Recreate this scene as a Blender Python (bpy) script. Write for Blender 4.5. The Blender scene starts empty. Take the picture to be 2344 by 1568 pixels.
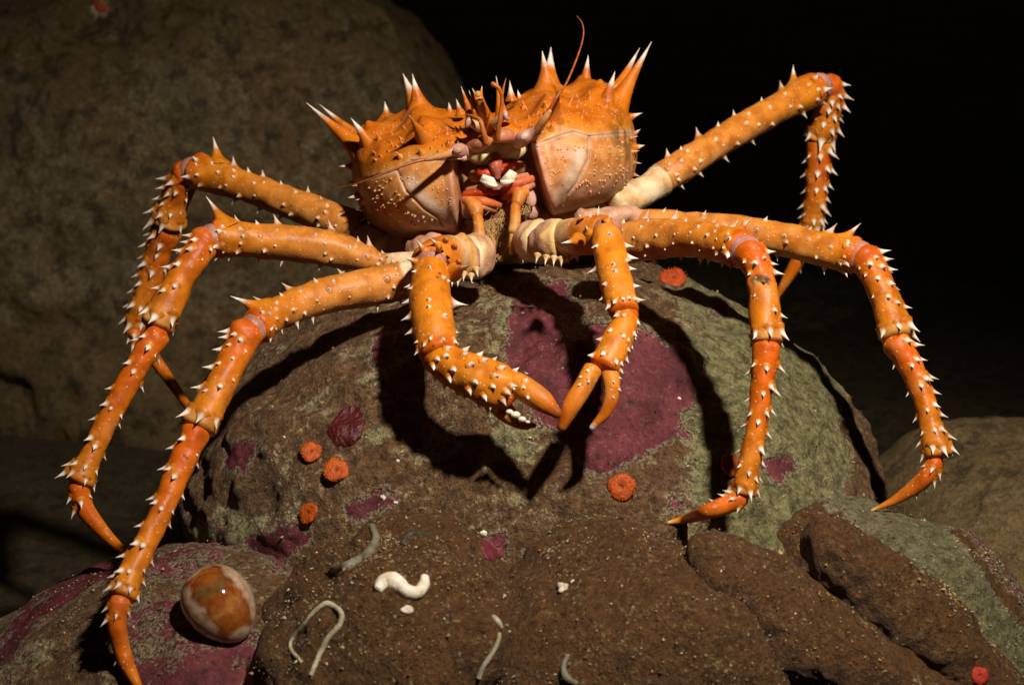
import bpy, math, random
import numpy as np
from mathutils import Vector, Matrix
from mathutils.bvhtree import BVHTree

random.seed(7); RNG = np.random.default_rng(7)
scene = bpy.context.scene
COL = scene.collection

# ------------------------------------------------------------------ camera
IW, IH = 2344.0, 1568.0                 # pixel frame used to read positions off the photograph
CAM_Z, PITCH, LENS = 0.50, math.radians(15), 50.0
KPX = 36.0 / LENS / IW                  # metres per pixel per metre of depth
cam_data = bpy.data.cameras.new('camera')
cam_data.lens = LENS; cam_data.sensor_width = 36.0; cam_data.sensor_fit = 'HORIZONTAL'
cam_data.clip_start = 0.02; cam_data.clip_end = 60
cam_data.dof.use_dof = True; cam_data.dof.focus_distance = 0.705; cam_data.dof.aperture_fstop = 13
cam = bpy.data.objects.new('camera', cam_data); COL.objects.link(cam)
cam.location = (0, 0, CAM_Z); cam.rotation_euler = (math.pi/2 - PITCH, 0, 0)
scene.camera = cam
CO = np.array([0, 0, CAM_Z])
FWD = np.array([0, math.cos(PITCH), -math.sin(PITCH)])
UPV = np.array([0, math.sin(PITCH), math.cos(PITCH)])
RGT = np.array([1.0, 0, 0])

def P(x, y, d):
    """photo pixel + depth along the view axis (m) -> world point"""
    return CO + FWD*d + RGT*((x - IW/2)*KPX*d) + UPV*((IH/2 - y)*KPX*d)
def S(px, d):
    return px*KPX*d
def proj(p):
    q = np.asarray(p) - CO
    d = q @ FWD
    return IW/2 + (q @ RGT)/(KPX*d), IH/2 - (q @ UPV)/(KPX*d), d

# ------------------------------------------------------------------ world + the diver's strobe
world = bpy.data.worlds.new('World'); scene.world = world; world.use_nodes = True
bg = world.node_tree.nodes['Background']
bg.inputs['Color'].default_value = (0.55, 0.42, 0.26, 1); bg.inputs['Strength'].default_value = 0.012
LIGHT_POS = CO + FWD*0.13 + RGT*0.25 + UPV*0.52
ld = bpy.data.lights.new('strobe', 'SPOT')
ld.energy = 48; ld.color = (1.0, 0.93, 0.80); ld.shadow_soft_size = 0.022
ld.spot_size = math.radians(78); ld.spot_blend = 1.0
lo = bpy.data.objects.new('strobe', ld); COL.objects.link(lo)
lo.location = LIGHT_POS
aim = P(1330, 640, 0.80)
lo.rotation_euler = Vector(aim - LIGHT_POS).to_track_quat('-Z', 'Y').to_euler()
scene.view_settings.view_transform = 'Standard'; scene.view_settings.look = 'None'
scene.view_settings.exposure = 0.0; scene.view_settings.gamma = 1.0
scene.render.engine = 'CYCLES'

# ------------------------------------------------------------------ noise
def _hash(ix, iy, iz, seed):
    h = (ix*374761393 + iy*668265263 + iz*2147483647 + seed*144665) & 0xFFFFFFFF
    h = ((h ^ (h >> 13))*1274126177) & 0xFFFFFFFF
    h = ((h ^ (h >> 15))*2246822519) & 0xFFFFFFFF
    return ((h ^ (h >> 16)) & 0xFFFF)/65535.0
def vnoise(p, seed=0):
    i = np.floor(p).astype(np.int64); f = p - i
    f = f*f*f*(f*(f*6 - 15) + 10)
    r = np.zeros(len(p))
    for dx in (0, 1):
        wx = f[:, 0] if dx else 1 - f[:, 0]
        for dy in (0, 1):
            wy = f[:, 1] if dy else 1 - f[:, 1]
            for dz in (0, 1):
                wz = f[:, 2] if dz else 1 - f[:, 2]
                r += wx*wy*wz*_hash(i[:, 0]+dx, i[:, 1]+dy, i[:, 2]+dz, seed)
    return r*2 - 1
def fbm(p, freq, octs=4, seed=0, gain=0.5):
    a, r, t = 1.0, 0, 0
    for o in range(octs):
        r = r + a*vnoise(p*freq + 17.3*o, seed + o); t += a
        a *= gain; freq *= 2.03
    return r/t
def smooth(a, b, x):
    t = np.clip((x - a)/(b - a), 0, 1)
    return t*t*(3 - 2*t)

# ------------------------------------------------------------------ mesh builder
class MB:
    def __init__(s): s.v = []; s.f = []; s.c = []; s.n = 0
    def add(s, verts, faces, cols):
        verts = np.asarray(verts, float).reshape(-1, 3)
        cols = np.asarray(cols, float)
        if cols.ndim == 1: cols = np.tile(cols, (len(verts), 1))
        s.v.append(verts); s.c.append(cols)
        s.f += [tuple(i + s.n for i in f) for f in faces]
        s.n += len(verts)
    def build(s, name, mat, parent=None, smooth_=True):
        V = np.vstack(s.v)
        me = bpy.data.meshes.new(name)
        me.from_pydata(V.tolist(), [], s.f)
        a = me.color_attributes.new('pigment', 'FLOAT_COLOR', 'POINT')
        C = np.ones((len(V), 4)); C[:, :3] = np.vstack(s.c)
        a.data.foreach_set('color', C.ravel())
        if smooth_: me.polygons.foreach_set('use_smooth', [True]*len(me.polygons))
        me.materials.append(mat); me.update()
        o = bpy.data.objects.new(name, me); COL.objects.link(o)
        if parent: o.parent = parent
        return o
def grid_faces(nu, nv, wrap=True):
    f = []
    for i in range(nu - 1):
        for j in range(nv if wrap else nv - 1):
            k = (j + 1) % nv
            f.append((i*nv + j, i*nv + k, (i+1)*nv + k, (i+1)*nv + j))
    return f
def catmull(pts, n):
    pts = np.asarray(pts, float); m = len(pts)
    if m == 2:
        t = np.linspace(0, 1, n)[:, None]; return pts[0]*(1-t) + pts[1]*t
    ext = np.vstack([2*pts[0] - pts[1], pts, 2*pts[-1] - pts[-2]])
    out = []
    for s in np.linspace(0, m - 1, n):
        i = min(int(s), m - 2); t = s - i
        a, b, c, d = ext[i], ext[i+1], ext[i+2], ext[i+3]
        out.append(0.5*((2*b) + (c - a)*t + (2*a - 5*b + 4*c - d)*t*t + (3*b - a - 3*c + d)*t**3))
    return np.array(out)
def nrm(v): return v/ (np.linalg.norm(v, axis=-1, keepdims=True) + 1e-12)

def tube(mb, ctrl, radii, col, ref, ns=28, nr=40, cap=(1.0, 1.0), flat=1.0, lump=0.0):
    """Tapered limb through world points. ref: outer side. Angle 0 faces camera, 90 deg faces ref.
       Returns a sampler(t, ang) -> (point, normal, tangent)."""
    c = catmull(ctrl, nr); r = catmull(np.asarray(radii, float)[:, None], nr)[:, 0]
    T = nrm(np.gradient(c, axis=0))
    view = nrm(CO - c)
    e1 = nrm(np.asarray(ref) - T*(T @ np.asarray(ref))[:, None])
    # make e1 perpendicular to the view too where possible, so angle 0 is the side we look at
    x = nrm(np.cross(T, view)); sg = np.sign(np.sum(x*e1, axis=1, keepdims=True)); sg[sg == 0] = 1
    sg[:] = 1 if sg.sum() >= 0 else -1
    e1 = x*sg; e0 = nrm(np.cross(e1, T)); e0 *= np.sign(np.sum(e0*view, axis=1, keepdims=True))
    ang = np.linspace(0, 2*np.pi, ns, endpoint=False)
    def ring(cc, rr, a0, a1):
        return cc + rr*(np.cos(ang)[:, None]*a0*flat + np.sin(ang)[:, None]*a1)
    rows = []; tt = []; ncap = 5
    for k in range(ncap):
        q = k/ncap*math.pi/2
        rows.append(ring(c[0] - T[0]*r[0]*cap[0]*math.cos(q), r[0]*math.sin(q) + 1e-6, e0[0], e1[0])); tt.append(0)
    for i in range(nr):
        rows.append(ring(c[i], r[i], e0[i], e1[i])); tt.append(i/(nr-1))
    for k in range(ncap - 1, -1, -1):
        q = k/ncap*math.pi/2
        rows.append(ring(c[-1] + T[-1]*r[-1]*cap[1]*math.cos(q), r[-1]*math.sin(q) + 1e-6, e0[-1], e1[-1])); tt.append(1)
    V = np.vstack(rows)
    if lump:
        nn = fbm(V, 160, 2, 5)
        cen = np.repeat(np.vstack([[c[0]]*ncap, c, [c[-1]]*ncap]), ns, axis=0)
        V = V + (V - cen)*(nn*lump)[:, None]
    tt = np.repeat(tt, ns); aa = np.tile(ang, len(rows))
    C = col(tt, aa) if callable(col) else np.tile(np.asarray(col, float), (len(V), 1))
    F = grid_faces(len(rows), ns)
    mb.add(V, F, C)
    L = np.linalg.norm(np.diff(c, axis=0), axis=1).sum()
    def samp(t, a):
        s = t*(nr-1); i = min(int(s), nr-2); w = s - i
        cc = c[i]*(1-w) + c[i+1]*w; rr = r[i]*(1-w) + r[i+1]*w
        E0 = nrm(e0[i]*(1-w)+e0[i+1]*w); E1 = nrm(e1[i]*(1-w)+e1[i+1]*w); TT = nrm(T[i]*(1-w)+T[i+1]*w)
        n = nrm(math.cos(a)*E0*flat + math.sin(a)*E1)
        return cc + rr*(math.cos(a)*E0*flat + math.sin(a)*E1), n, TT, rr
    samp.length = L
    return samp

def spine(mb, base, d, length, rb, cb, ct, tip=0.35, bend=None, ns=9, nr=9, flare=0.5, width=0.25):
    d = nrm(np.asarray(d, float))
    h = np.array([0.31, 0.77, 0.55]); a = nrm(np.cross(d, h)); b = np.cross(d, a)
    ang = np.linspace(0, 2*np.pi, ns, endpoint=False)
    rows, cols = [], []
    cb = np.asarray(cb, float); ct = np.asarray(ct, float)
    for k in range(nr + 1):
        t = -0.12 + 1.12*k/nr
        u = min(max(t, 0), 1)
        r = rb*((1-flare)*(1-u) + flare*(1-u)**4) if t >= 0 else rb*1.15
        if k == nr: r = rb*0.015
        c = base + d*length*t
        if bend is not None: c = c + np.asarray(bend)*(u*u)*length
        rows.append(c + r*(np.cos(ang)[:, None]*a + np.sin(ang)[:, None]*b))
        w = min(max((u - tip)/width, 0), 1); w = w*w*(3-2*w)
        cols.append(np.tile(cb*(1-w) + ct*w, (ns, 1)))
    mb.add(np.vstack(rows), grid_faces(nr+1, ns), np.vstack(cols))

def ellipsoid(mb, c, ax, col, ns=20, nr=14):
    """ax: three axis vectors"""
    ax = [np.asarray(a, float) for a in ax]
    rows = []
    for i in range(nr+1):
        th = -math.pi/2 + math.pi*i/nr
        ang = np.linspace(0, 2*np.pi, ns, endpoint=False)
        rows.append(c + math.cos(th)*(np.cos(ang)[:, None]*ax[0] + np.sin(ang)[:, None]*ax[1]) + math.sin(th)*ax[2])
    mb.add(np.vstack(rows), grid_faces(nr+1, ns), col)

# ------------------------------------------------------------------ materials
def new_mat(name):
    m = bpy.data.materials.new(name); m.use_nodes = True
    nt = m.node_tree; b = nt.nodes['Principled BSDF']
    return m, nt, b
class NT:
    def __init__(s, nt): s.nt = nt; s.N = nt.nodes; s.L = nt.links
    def node(s, t, **k):
        n = s.N.new(t)
        for a, v in k.items(): setattr(n, a, v)
        return n
    def link(s, a, b): s.L.new(a, b)
    def noise(s, vec, scale, detail=4, rough=0.55):
        n = s.node('ShaderNodeTexNoise'); n.inputs['Scale'].default_value = scale
        n.inputs['Detail'].default_value = detail; n.inputs['Roughness'].default_value = rough
        s.link(vec, n.inputs['Vector']); return n.outputs['Fac']
    def voro(s, vec, scale, out='Distance', feat='F1', rnd=1.0):
        n = s.node('ShaderNodeTexVoronoi'); n.feature = feat; n.inputs['Scale'].default_value = scale
        n.inputs['Randomness'].default_value = rnd
        s.link(vec, n.inputs['Vector']); return n.outputs[out]
    def ramp(s, fac, a, b, ca=0.0, cb=1.0):
        n = s.node('ShaderNodeMapRange'); n.interpolation_type = 'SMOOTHSTEP'
        s.link(fac, n.inputs['Value'])
        n.inputs['From Min'].default_value = a; n.inputs['From Max'].default_value = b
        n.inputs['To Min'].default_value = ca; n.inputs['To Max'].default_value = cb
        return n.outputs['Result']
    def math(s, op, a, b=None, clamp=False):
        n = s.node('ShaderNodeMath', operation=op, use_clamp=clamp)
        for i, x in enumerate((a, b)):
            if x is None: continue
            if isinstance(x, (int, float)): n.inputs[i].default_value = x
            else: s.link(x, n.inputs[i])
        return n.outputs[0]
    def mix(s, fac, a, b, mode='MIX'):
        n = s.node('ShaderNodeMix', data_type='RGBA', blend_type=mode)
        ins = [i for i in n.inputs if i.enabled]
        for sock, x in ((n.inputs[0], fac), (n.inputs[6], a), (n.inputs[7], b)):
            if isinstance(x, (int, float)): sock.default_value = x
            elif isinstance(x, tuple): sock.default_value = x if len(x) == 4 else (*x, 1)
            else: s.link(x, sock)
        return n.outputs[2]
    def attr(s, name, out='Color'):
        n = s.node('ShaderNodeAttribute'); n.attribute_name = name; return n.outputs[out]
    def obj(s):
        return s.node('ShaderNodeTexCoord').outputs['Object']
    def bump(s, h, strength, dist, normal=None):
        n = s.node('ShaderNodeBump'); n.inputs['Strength'].default_value = strength
        n.inputs['Distance'].default_value = dist; s.link(h, n.inputs['Height'])
        if normal is not None: s.link(normal, n.inputs['Normal'])
        return n.outputs['Normal']

def shell_material():
    m, nt, b = new_mat('crab_shell'); g = NT(nt); o = g.obj()
    base = g.attr('pigment')
    mott = g.noise(o, 130, 5)
    base2 = g.mix(g.ramp(mott, 0.35, 0.7), base, g.mix(1.0, base, (0.66, 0.55, 0.42), 'MULTIPLY'))
    base2 = g.mix(g.math('MULTIPLY', g.ramp(g.noise(o, 75, 4, 0.6), 0.50, 0.72), 0.30), base2, g.mix(0.5, base, (0.62, 0.34, 0.13)))
    # pale granules, only some cells carry one
    v = g.voro(o, 420); cellc = g.voro(o, 420, 'Color')
    sep = g.node('ShaderNodeSeparateColor'); g.link(cellc, sep.inputs[0])
    dots = g.math('MULTIPLY', g.ramp(v, 0.26, 0.14), g.ramp(sep.outputs[0], 0.60, 0.66))
    c2 = g.mix(g.math('MULTIPLY', dots, 0.65), base2, g.mix(0.55, base, (0.85, 0.70, 0.50)))
    # a few dark specks of growth
    v2 = g.voro(o, 300); cc2 = g.voro(o, 300, 'Color'); sp2 = g.node('ShaderNodeSeparateColor'); g.link(cc2, sp2.inputs[0])
    sl = g.ramp(g.noise(o, 35, 2), 0.56, 0.68)
    dk = g.math('MULTIPLY', g.math('MULTIPLY', g.ramp(v2, 0.30, 0.2), g.ramp(sp2.outputs[1], 0.7, 0.75)), sl)
    c3 = g.mix(g.math('MULTIPLY', dk, 0.8), c2, (0.09, 0.035, 0.008))
    g.link(c3, b.inputs['Base Color'])
    b.inputs['Roughness'].default_value = 0.42
    b.inputs['Specular IOR Level'].default_value = 0.22
    h = g.math('ADD', g.math('MULTIPLY', dots, 1.0), g.math('MULTIPLY', g.noise(o, 700, 3), 0.7))
    g.link(g.bump(h, 0.5, 0.0005), b.inputs['Normal'])
    return m
SHELL = shell_material()

def plain_material(name, rough=0.4, spec=0.4, bump=0.3, scale=900, sss=0.0, dist=0.0004):
    m, nt, b = new_mat(name); g = NT(nt); o = g.obj()
    base = g.attr('pigment')
    n = g.noise(o, scale*0.35, 4)
    g.link(g.mix(g.ramp(n, 0.3, 0.75), base, g.mix(1.0, base, (0.6, 0.5, 0.42), 'MULTIPLY')), b.inputs['Base Color'])
    b.inputs['Roughness'].default_value = rough; b.inputs['Specular IOR Level'].default_value = spec
    if sss:
        b.inputs['Subsurface Weight'].default_value = sss; b.inputs['Subsurface Scale'].default_value = 0.003
        b.inputs['Subsurface Radius'].default_value = (1, 0.4, 0.15)
    g.link(g.bump(g.noise(o, scale, 3), bump, dist), b.inputs['Normal'])
    return m

def rock_material(name, brown_a, brown_b, green_a, green_b, speck=0.5, bump=1.0, fleck=0.35, blot=0.0):
    """pigment attribute: R = green crust, G = purple coralline crust, B = bare brown turf"""
    m, nt, b = new_mat(name); g = NT(nt); o = g.obj()
    sep = g.node('ShaderNodeSeparateColor'); g.link(g.attr('pigment'), sep.inputs[0])
    n1 = g.noise(o, 55, 6, 0.65); n2 = g.noise(o, 170, 6, 0.7); n3 = g.noise(o, 620, 4, 0.7); n4 = g.noise(o, 24, 5, 0.6)
    fine = g.noise(o, 1500, 3, 0.7)
    brown = g.mix(g.ramp(n2, 0.34, 0.66), brown_a, brown_b)
    brown = g.mix(g.ramp(n3, 0.50, 0.72), brown, tuple(x*0.35 for x in brown_a))
    green = g.mix(g.ramp(n2, 0.36, 0.64), green_a, green_b)
    green = g.mix(g.ramp(n3, 0.55, 0.75), green, tuple(x*0.4 for x in green_a))
    gm = g.math('ADD', sep.outputs[0], g.math('MULTIPLY', g.math('SUBTRACT', n1, 0.5), 1.5))
    gm = g.math('ADD', gm, g.math('MULTIPLY', g.math('SUBTRACT', n2, 0.5), 0.7))
    c = g.mix(g.ramp(gm, 0.42, 0.58), brown, green)
    # pale limy scabs at the borders of the crust
    edge = g.math('MULTIPLY', g.ramp(gm, 0.36, 0.48), g.ramp(gm, 0.66, 0.52))
    scab = g.math('MULTIPLY', edge, g.ramp(n3, 0.47, 0.60))
    c = g.mix(g.math('MULTIPLY', scab, 0.75), c, (0.46, 0.40, 0.25))
    pk = g.mix(g.ramp(n1, 0.35, 0.65), (0.070, 0.009, 0.014), (0.140, 0.022, 0.030))
    pk = g.mix(g.ramp(n2, 0.55, 0.70), pk, (0.050, 0.010, 0.013)); pk = g.mix(g.ramp(n4, 0.56, 0.70, 0.0, 0.7), pk, (0.19, 0.040, 0.045))
    pm = g.math('ADD', sep.outputs[1], g.math('MULTIPLY', g.math('SUBTRACT', n1, 0.5), 0.9))
    pm = g.math('ADD', pm, g.math('MULTIPLY', g.math('SUBTRACT', n2, 0.5), 0.5))
    pe = g.math('MULTIPLY', g.math('MULTIPLY', g.ramp(pm, 0.34, 0.47), g.ramp(pm, 0.60, 0.50)), g.ramp(n3, 0.44, 0.56))
    pmask = g.ramp(pm, 0.47, 0.53)
    c = g.mix(pmask, c, pk)
    c = g.mix(g.math('MULTIPLY', pe, 0.7), c, (0.44, 0.36, 0.24))
    fl = g.noise(o, 330, 5, 0.78); fm = g.math('MULTIPLY', g.ramp(fl, 0.555, 0.64), g.ramp(n1, 0.36, 0.60))
    fm = g.math('MULTIPLY', fm, g.math('SUBTRACT', 1.0, g.math('MULTIPLY', pmask, 0.85)))
    c = g.mix(g.math('MULTIPLY', fm, fleck), c, (0.46, 0.38, 0.19))
    dkf = g.math('MULTIPLY', g.ramp(fl, 0.46, 0.37), 0.75)
    c = g.mix(dkf, c, g.mix(1.0, c, (0.22, 0.20, 0.18), 'MULTIPLY'))
    if blot:
        bl = g.math('MULTIPLY', g.ramp(g.noise(o, 48, 6, 0.7), 0.50, 0.62), blot)
        c = g.mix(bl, c, g.mix(1.0, c, (0.25, 0.25, 0.25), 'MULTIPLY'))
    # bright grains
    v = g.voro(o, 380); cc = g.voro(o, 380, 'Color'); s2 = g.node('ShaderNodeSeparateColor'); g.link(cc, s2.inputs[0])
    gr = g.math('MULTIPLY', g.ramp(v, 0.42, 0.2), g.ramp(s2.outputs[0], 0.86, 0.90))
    gr = g.math('MULTIPLY', gr, g.ramp(n1, 0.42, 0.62))
    gr = g.math('MULTIPLY', gr, g.math('SUBTRACT', 1.0, g.math('MULTIPLY', pmask, 0.8)))
    c = g.mix(g.math('MULTIPLY', gr, speck), c, (0.55, 0.46, 0.28))
    g.link(c, b.inputs['Base Color'])
    b.inputs['Roughness'].default_value = 0.6; b.inputs['Specular IOR Level'].default_value = 0.35
    h = g.math('ADD', g.math('MULTIPLY', n2, 1.6), g.math('MULTIPLY', n3, 1.0))
    h = g.math('ADD', h, g.math('MULTIPLY', fine, 0.45))
    h = g.math('ADD', h, g.math('MULTIPLY', gr, 0.5)); h = g.math('ADD', h, g.math('MULTIPLY', fl, 1.2))
    h = g.math('MULTIPLY', h, g.math('SUBTRACT', 1.0, g.math('MULTIPLY', pmask, 0.65)))
    g.link(g.bump(h, bump, 0.0022), b.inputs['Normal'])
    return m
ROCK = rock_material('boulder_crust', (0.100, 0.046, 0.018), (0.225, 0.118, 0.052), (0.100, 0.088, 0.034), (0.310, 0.268, 0.120), fleck=0.95)
TURF = rock_material('brown_turf', (0.095, 0.039, 0.011), (0.150, 0.064, 0.019), (0.11, 0.095, 0.042), (0.23, 0.20, 0.10), speck=0.6, fleck=0.45)
FAR = rock_material('far_rock', (0.150, 0.092, 0.036), (0.240, 0.155, 0.066), (0.125, 0.080, 0.032), (0.200, 0.135, 0.056), speck=0.15, bump=0.8, blot=0.75)
BED = rock_material('seabed_sediment', (0.050, 0.034, 0.014), (0.085, 0.058, 0.026), (0.034, 0.030, 0.013), (0.060, 0.048, 0.022), speck=0.1, bump=0.8, blot=0.8)

# ------------------------------------------------------------------ rocks
BLOBS = []
def poly_sd(px, py, poly):
    """signed distance (positive inside) of points to a pixel polygon"""
    poly = np.asarray(poly, float); n = len(poly)
    inside = np.zeros(len(px), bool); best = np.full(len(px), 1e9)
    for i in range(n):
        a, b = poly[i], poly[(i+1) % n]
        ab = b - a; t = np.clip(((px-a[0])*ab[0] + (py-a[1])*ab[1])/(ab@ab), 0, 1)
        best = np.minimum(best, np.hypot(px - a[0]-t*ab[0], py - a[1]-t*ab[1]))
        cond = ((a[1] > py) != (b[1] > py)) & (px < (b[0]-a[0])*(py-a[1])/(b[1]-a[1]+1e-9) + a[0])
        inside ^= cond
    return np.where(inside, best, -best)

def make_rock(name, cpx, semi, down, mat, paint, nphi=360, nth=220, amp=(0.02, 0.006, 0.0016), freq=(7, 26, 90),
              seed=0, expo=0.85, yaw=0.0, tilt=0.0, shape=None, center=None):
    c = P(*cpx) if center is None else np.asarray(center, float)
    # more columns on the side towards the camera
    s = np.linspace(0, 1, nphi, endpoint=False)
    phi = -math.pi/2 + (s - 0.5)*2*math.pi + 0.62*np.sin((s - 0.5)*2*math.pi)*-1.0
    th = np.linspace(-math.pi/2*0.999, math.pi/2*0.999, nth)
    ph, tt = np.meshgrid(phi, th)
    sp = lambda x: np.sign(x)*np.abs(x)**expo
    cx, sx, ct, st = np.cos(ph), np.sin(ph), np.cos(tt), np.sin(tt)
    D = np.stack([sp(cx)*ct, sp(sx)*ct, st], -1).reshape(-1, 3)
    L = D*np.array([semi[0], semi[1], 1.0]); L[:, 2] = np.where(D[:, 2] > 0, D[:, 2]*semi[2], D[:, 2]*down)
    R = Matrix.Rotation(yaw, 3, 'Z') @ Matrix.Rotation(tilt, 3, 'Y')
    R = np.array(R)
    V = c + L @ R.T
    N = nrm((L/np.array([semi[0], semi[1], semi[2]])**2) @ R.T)
    for a, f, k in zip(amp, freq, range(3)):
        V = V + N*(a*fbm(V, f, 3, seed + 11*k))[:, None]
    if shape is not None: V = shape(V, N)
    px, py, d = proj(V)
    C = paint(V, px, py)
    mb = MB(); mb.add(V, grid_faces(nth, nphi), C)
    o = mb.build(name, mat)
    me = o.data
    BLOBS.append((V, np.array([p.vertices[:] for p in me.polygons])))
    return o
def tag(o, label=None, cat=None, group=None, kind=None):
    if label: o['label'] = label
    if cat: o['category'] = cat
    if group: o['group'] = group
    if kind: o['kind'] = kind
    return o

PURPLE = [[(1180, 690), (1240, 690), (1300, 770), (1400, 730), (1470, 745), (1560, 790), (1608, 850), (1600, 920), (1555, 950),
           (1575, 1000), (1480, 1045), (1400, 1090), (1340, 1090), (1290, 1000), (1200, 930), (1150, 800)],
          [(1740, 1060), (1800, 1040), (1830, 1080), (1770, 1100)], [(560, 1270), (640, 1240), (650, 1330), (560, 1330)],
          [(1100, 1235), (1150, 1228), (1155, 1280), (1110, 1285)], [(860, 760), (900, 770), (890, 850), (850, 830)],
          [(530, 1010), (580, 1020), (560, 1080), (515, 1060)], [(1170, 640), (1300, 640), (1340, 720), (1200, 700)],
          [(560, 1240), (640, 1200), (700, 1230), (600, 1330)], [(1540, 1130), (1580, 1150), (1560, 1180), (1530, 1160)],
          [(1630, 690), (1670, 690), (1665, 720), (1640, 715)], [(790, 1160), (880, 1120), (900, 1150), (830, 1190)]]
def paint_main(V, px, py):
    g = 0.24 + 0.60*smooth(1450, 1700, px) + 0.75*smooth(1880, 1990, px)*-1.0
    g += 0.28*np.exp(-((px-1050)/300)**2 - ((py-1020)/70)**2) + 0.35*np.exp(-((px-880)/90)**2 - ((py-820)/60)**2)
    g += 0.40*np.exp(-((px-520)/110)**2 - ((py-1230)/70)**2) + 0.3*np.exp(-((px-1150)/80)**2 - ((py-730)/80)**2)
    p = np.full(len(px), -1.0)
    for q in PURPLE: p = np.maximum(p, poly_sd(px, py, q)/45.0)
    p = np.clip(p*0.5 + 0.5, 0, 1)
    p += 0.12*fbm(V, 14, 3, 91)
    return np.stack([g, p, np.zeros_like(g)], 1)
boulder = make_rock('encrusted_boulder', (1205, 1085, 0.838), (0.204, 0.184, 0.126), 0.24, ROCK, paint_main, 560, 330,
                    amp=(0.016, 0.007, 0.0034), seed=3, expo=0.9)
tag(boulder, 'large rounded boulder with green, brown and purple crusts under the orange crab', 'rock')

def paint_far(V, px, py):
    g = 0.35 + 0.4*fbm(V, 9, 3, 41) - 0.6*smooth(650, 900, py)
    return np.stack([g, np.full_like(g, 0.12) + 0.25*np.clip(fbm(V, 12, 3, 77), 0, 1), np.zeros_like(g)], 1)
far_left = make_rock('background_boulder', (400, 430, 1.75), (0.375, 0.28, 0.33), 0.72, FAR, paint_far, 320, 200,
                     amp=(0.03, 0.012, 0.003), seed=21, expo=0.85)
tag(far_left, 'huge dim brown boulder filling the upper left behind the crab', 'rock')
far_right = make_rock('background_boulder', (2420, 1330, 0.98), (0.13, 0.16, 0.10), 0.30, FAR, paint_far, 260, 160,
                      amp=(0.02, 0.008, 0.002), seed=33)
tag(far_right, 'dim brown rock slope at the right edge behind the ridged green rock', 'rock')

def paint_turf(gl):
    def f(V, px, py):
        g = gl + 0.25*fbm(V, 25, 3, 19)
        p = np.full_like(g, 0.12)
        return np.stack([g, p, np.zeros_like(g)], 1)
    return f
dome = make_rock('brown_turf_rock', (1470, 1490, 0.640), (0.070, 0.075, 0.056), 0.24, TURF, paint_turf(0.05), 320, 230,
                 amp=(0.016, 0.006, 0.0018), freq=(11, 34, 110), seed=51)
tag(dome, 'smooth domed rock furred with brown turf at the bottom centre', 'rock')
lobe = make_rock('brown_turf_rock', (890, 1490, 0.640), (0.060, 0.070, 0.060), 0.24, TURF, paint_turf(0.02), 320, 230,
                 amp=(0.015, 0.007, 0.002), freq=(12, 34, 110), seed=52)
tag(lobe, 'brown turf rock carrying pale worm tubes, right of the cowrie', 'rock')
def paint_ridge(V, px, py):
    q = (px - 2150)*0.80 - (py - 1330)*0.60
    g = 0.10 + 0.70*smooth(-150, -20, q)*smooth(125, 60, q)
    p = 0.15 + 0.4*smooth(70, 140, q)
    return np.stack([g, p, np.zeros_like(g)], 1)
ridge_a = make_rock('ridge_rock', (1925, 1478, 0.620), (0.080, 0.030, 0.017), 0.030, TURF, paint_turf(0.14), 280, 170,
                    amp=(0.007, 0.005, 0.0018), freq=(16, 45, 120), seed=61, tilt=math.radians(34), yaw=math.radians(-8))
tag(ridge_a, 'long brown turf ridge sloping down right, beside the domed brown rock', 'rock')
ridge_c = make_rock('ridge_rock', (2125, 1430, 0.636), (0.072, 0.026, 0.015), 0.026, TURF, paint_turf(0.10), 260, 160,
                    amp=(0.007, 0.005, 0.0018), freq=(16, 45, 120), seed=64, tilt=math.radians(42), yaw=math.radians(-8))
tag(ridge_c, 'middle brown turf ridge between the long ridge and the pale green crusted rock', 'rock')
ridge_b = make_rock('ridge_rock', (2110, 1440, 0.715), (0.100, 0.055, 0.044), 0.20, TURF, paint_ridge, 320, 190,
                    amp=(0.010, 0.006, 0.002), freq=(14, 40, 120), seed=62, tilt=math.radians(34), yaw=math.radians(-6))
tag(ridge_b, 'ridged rock with pale green crust at lower right, below the right middle leg', 'rock')
def paint_left(V, px, py):
    g = 0.22 + 0.4*fbm(V, 20, 3, 8)
    p = 0.40 + 0.55*fbm(V, 20, 3, 81)
    return np.stack([g, p, np.zeros_like(g)], 1)
low_left = make_rock('purple_crust_rock', (340, 1606, 0.70), (0.12, 0.10, 0.064), 0.18, ROCK, paint_left, 300, 180,
                     amp=(0.012, 0.006, 0.0018), seed=71, tilt=math.radians(-22))
tag(low_left, 'dark rock with purple crust under the cowrie at the lower left', 'rock')

# seabed far below and behind
def seabed():
    n = 220
    xs = np.linspace(-1, 1, n); X, Y = np.meshgrid(np.sign(xs)*np.abs(xs)**1.8*12, (np.linspace(0, 1, n)**1.7)*24 - 0.5)
    V = np.stack([X.ravel(), Y.ravel(), np.zeros(n*n)], 1)
    V[:, 2] = 0.03*fbm(V, 4, 4, 5) + 0.10*fbm(V, 0.9, 2, 6)*smooth(1, 6, V[:, 1])
    px, py, d = proj(V)
    mb = MB(); mb.add(V, grid_faces(n, n, False), paint_far(V, px, py))
    o = mb.build('seabed', BED); tag(o, kind='structure')
    o['label'] = 'dark brown seabed below the boulders'
    return o
seabed()

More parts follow.
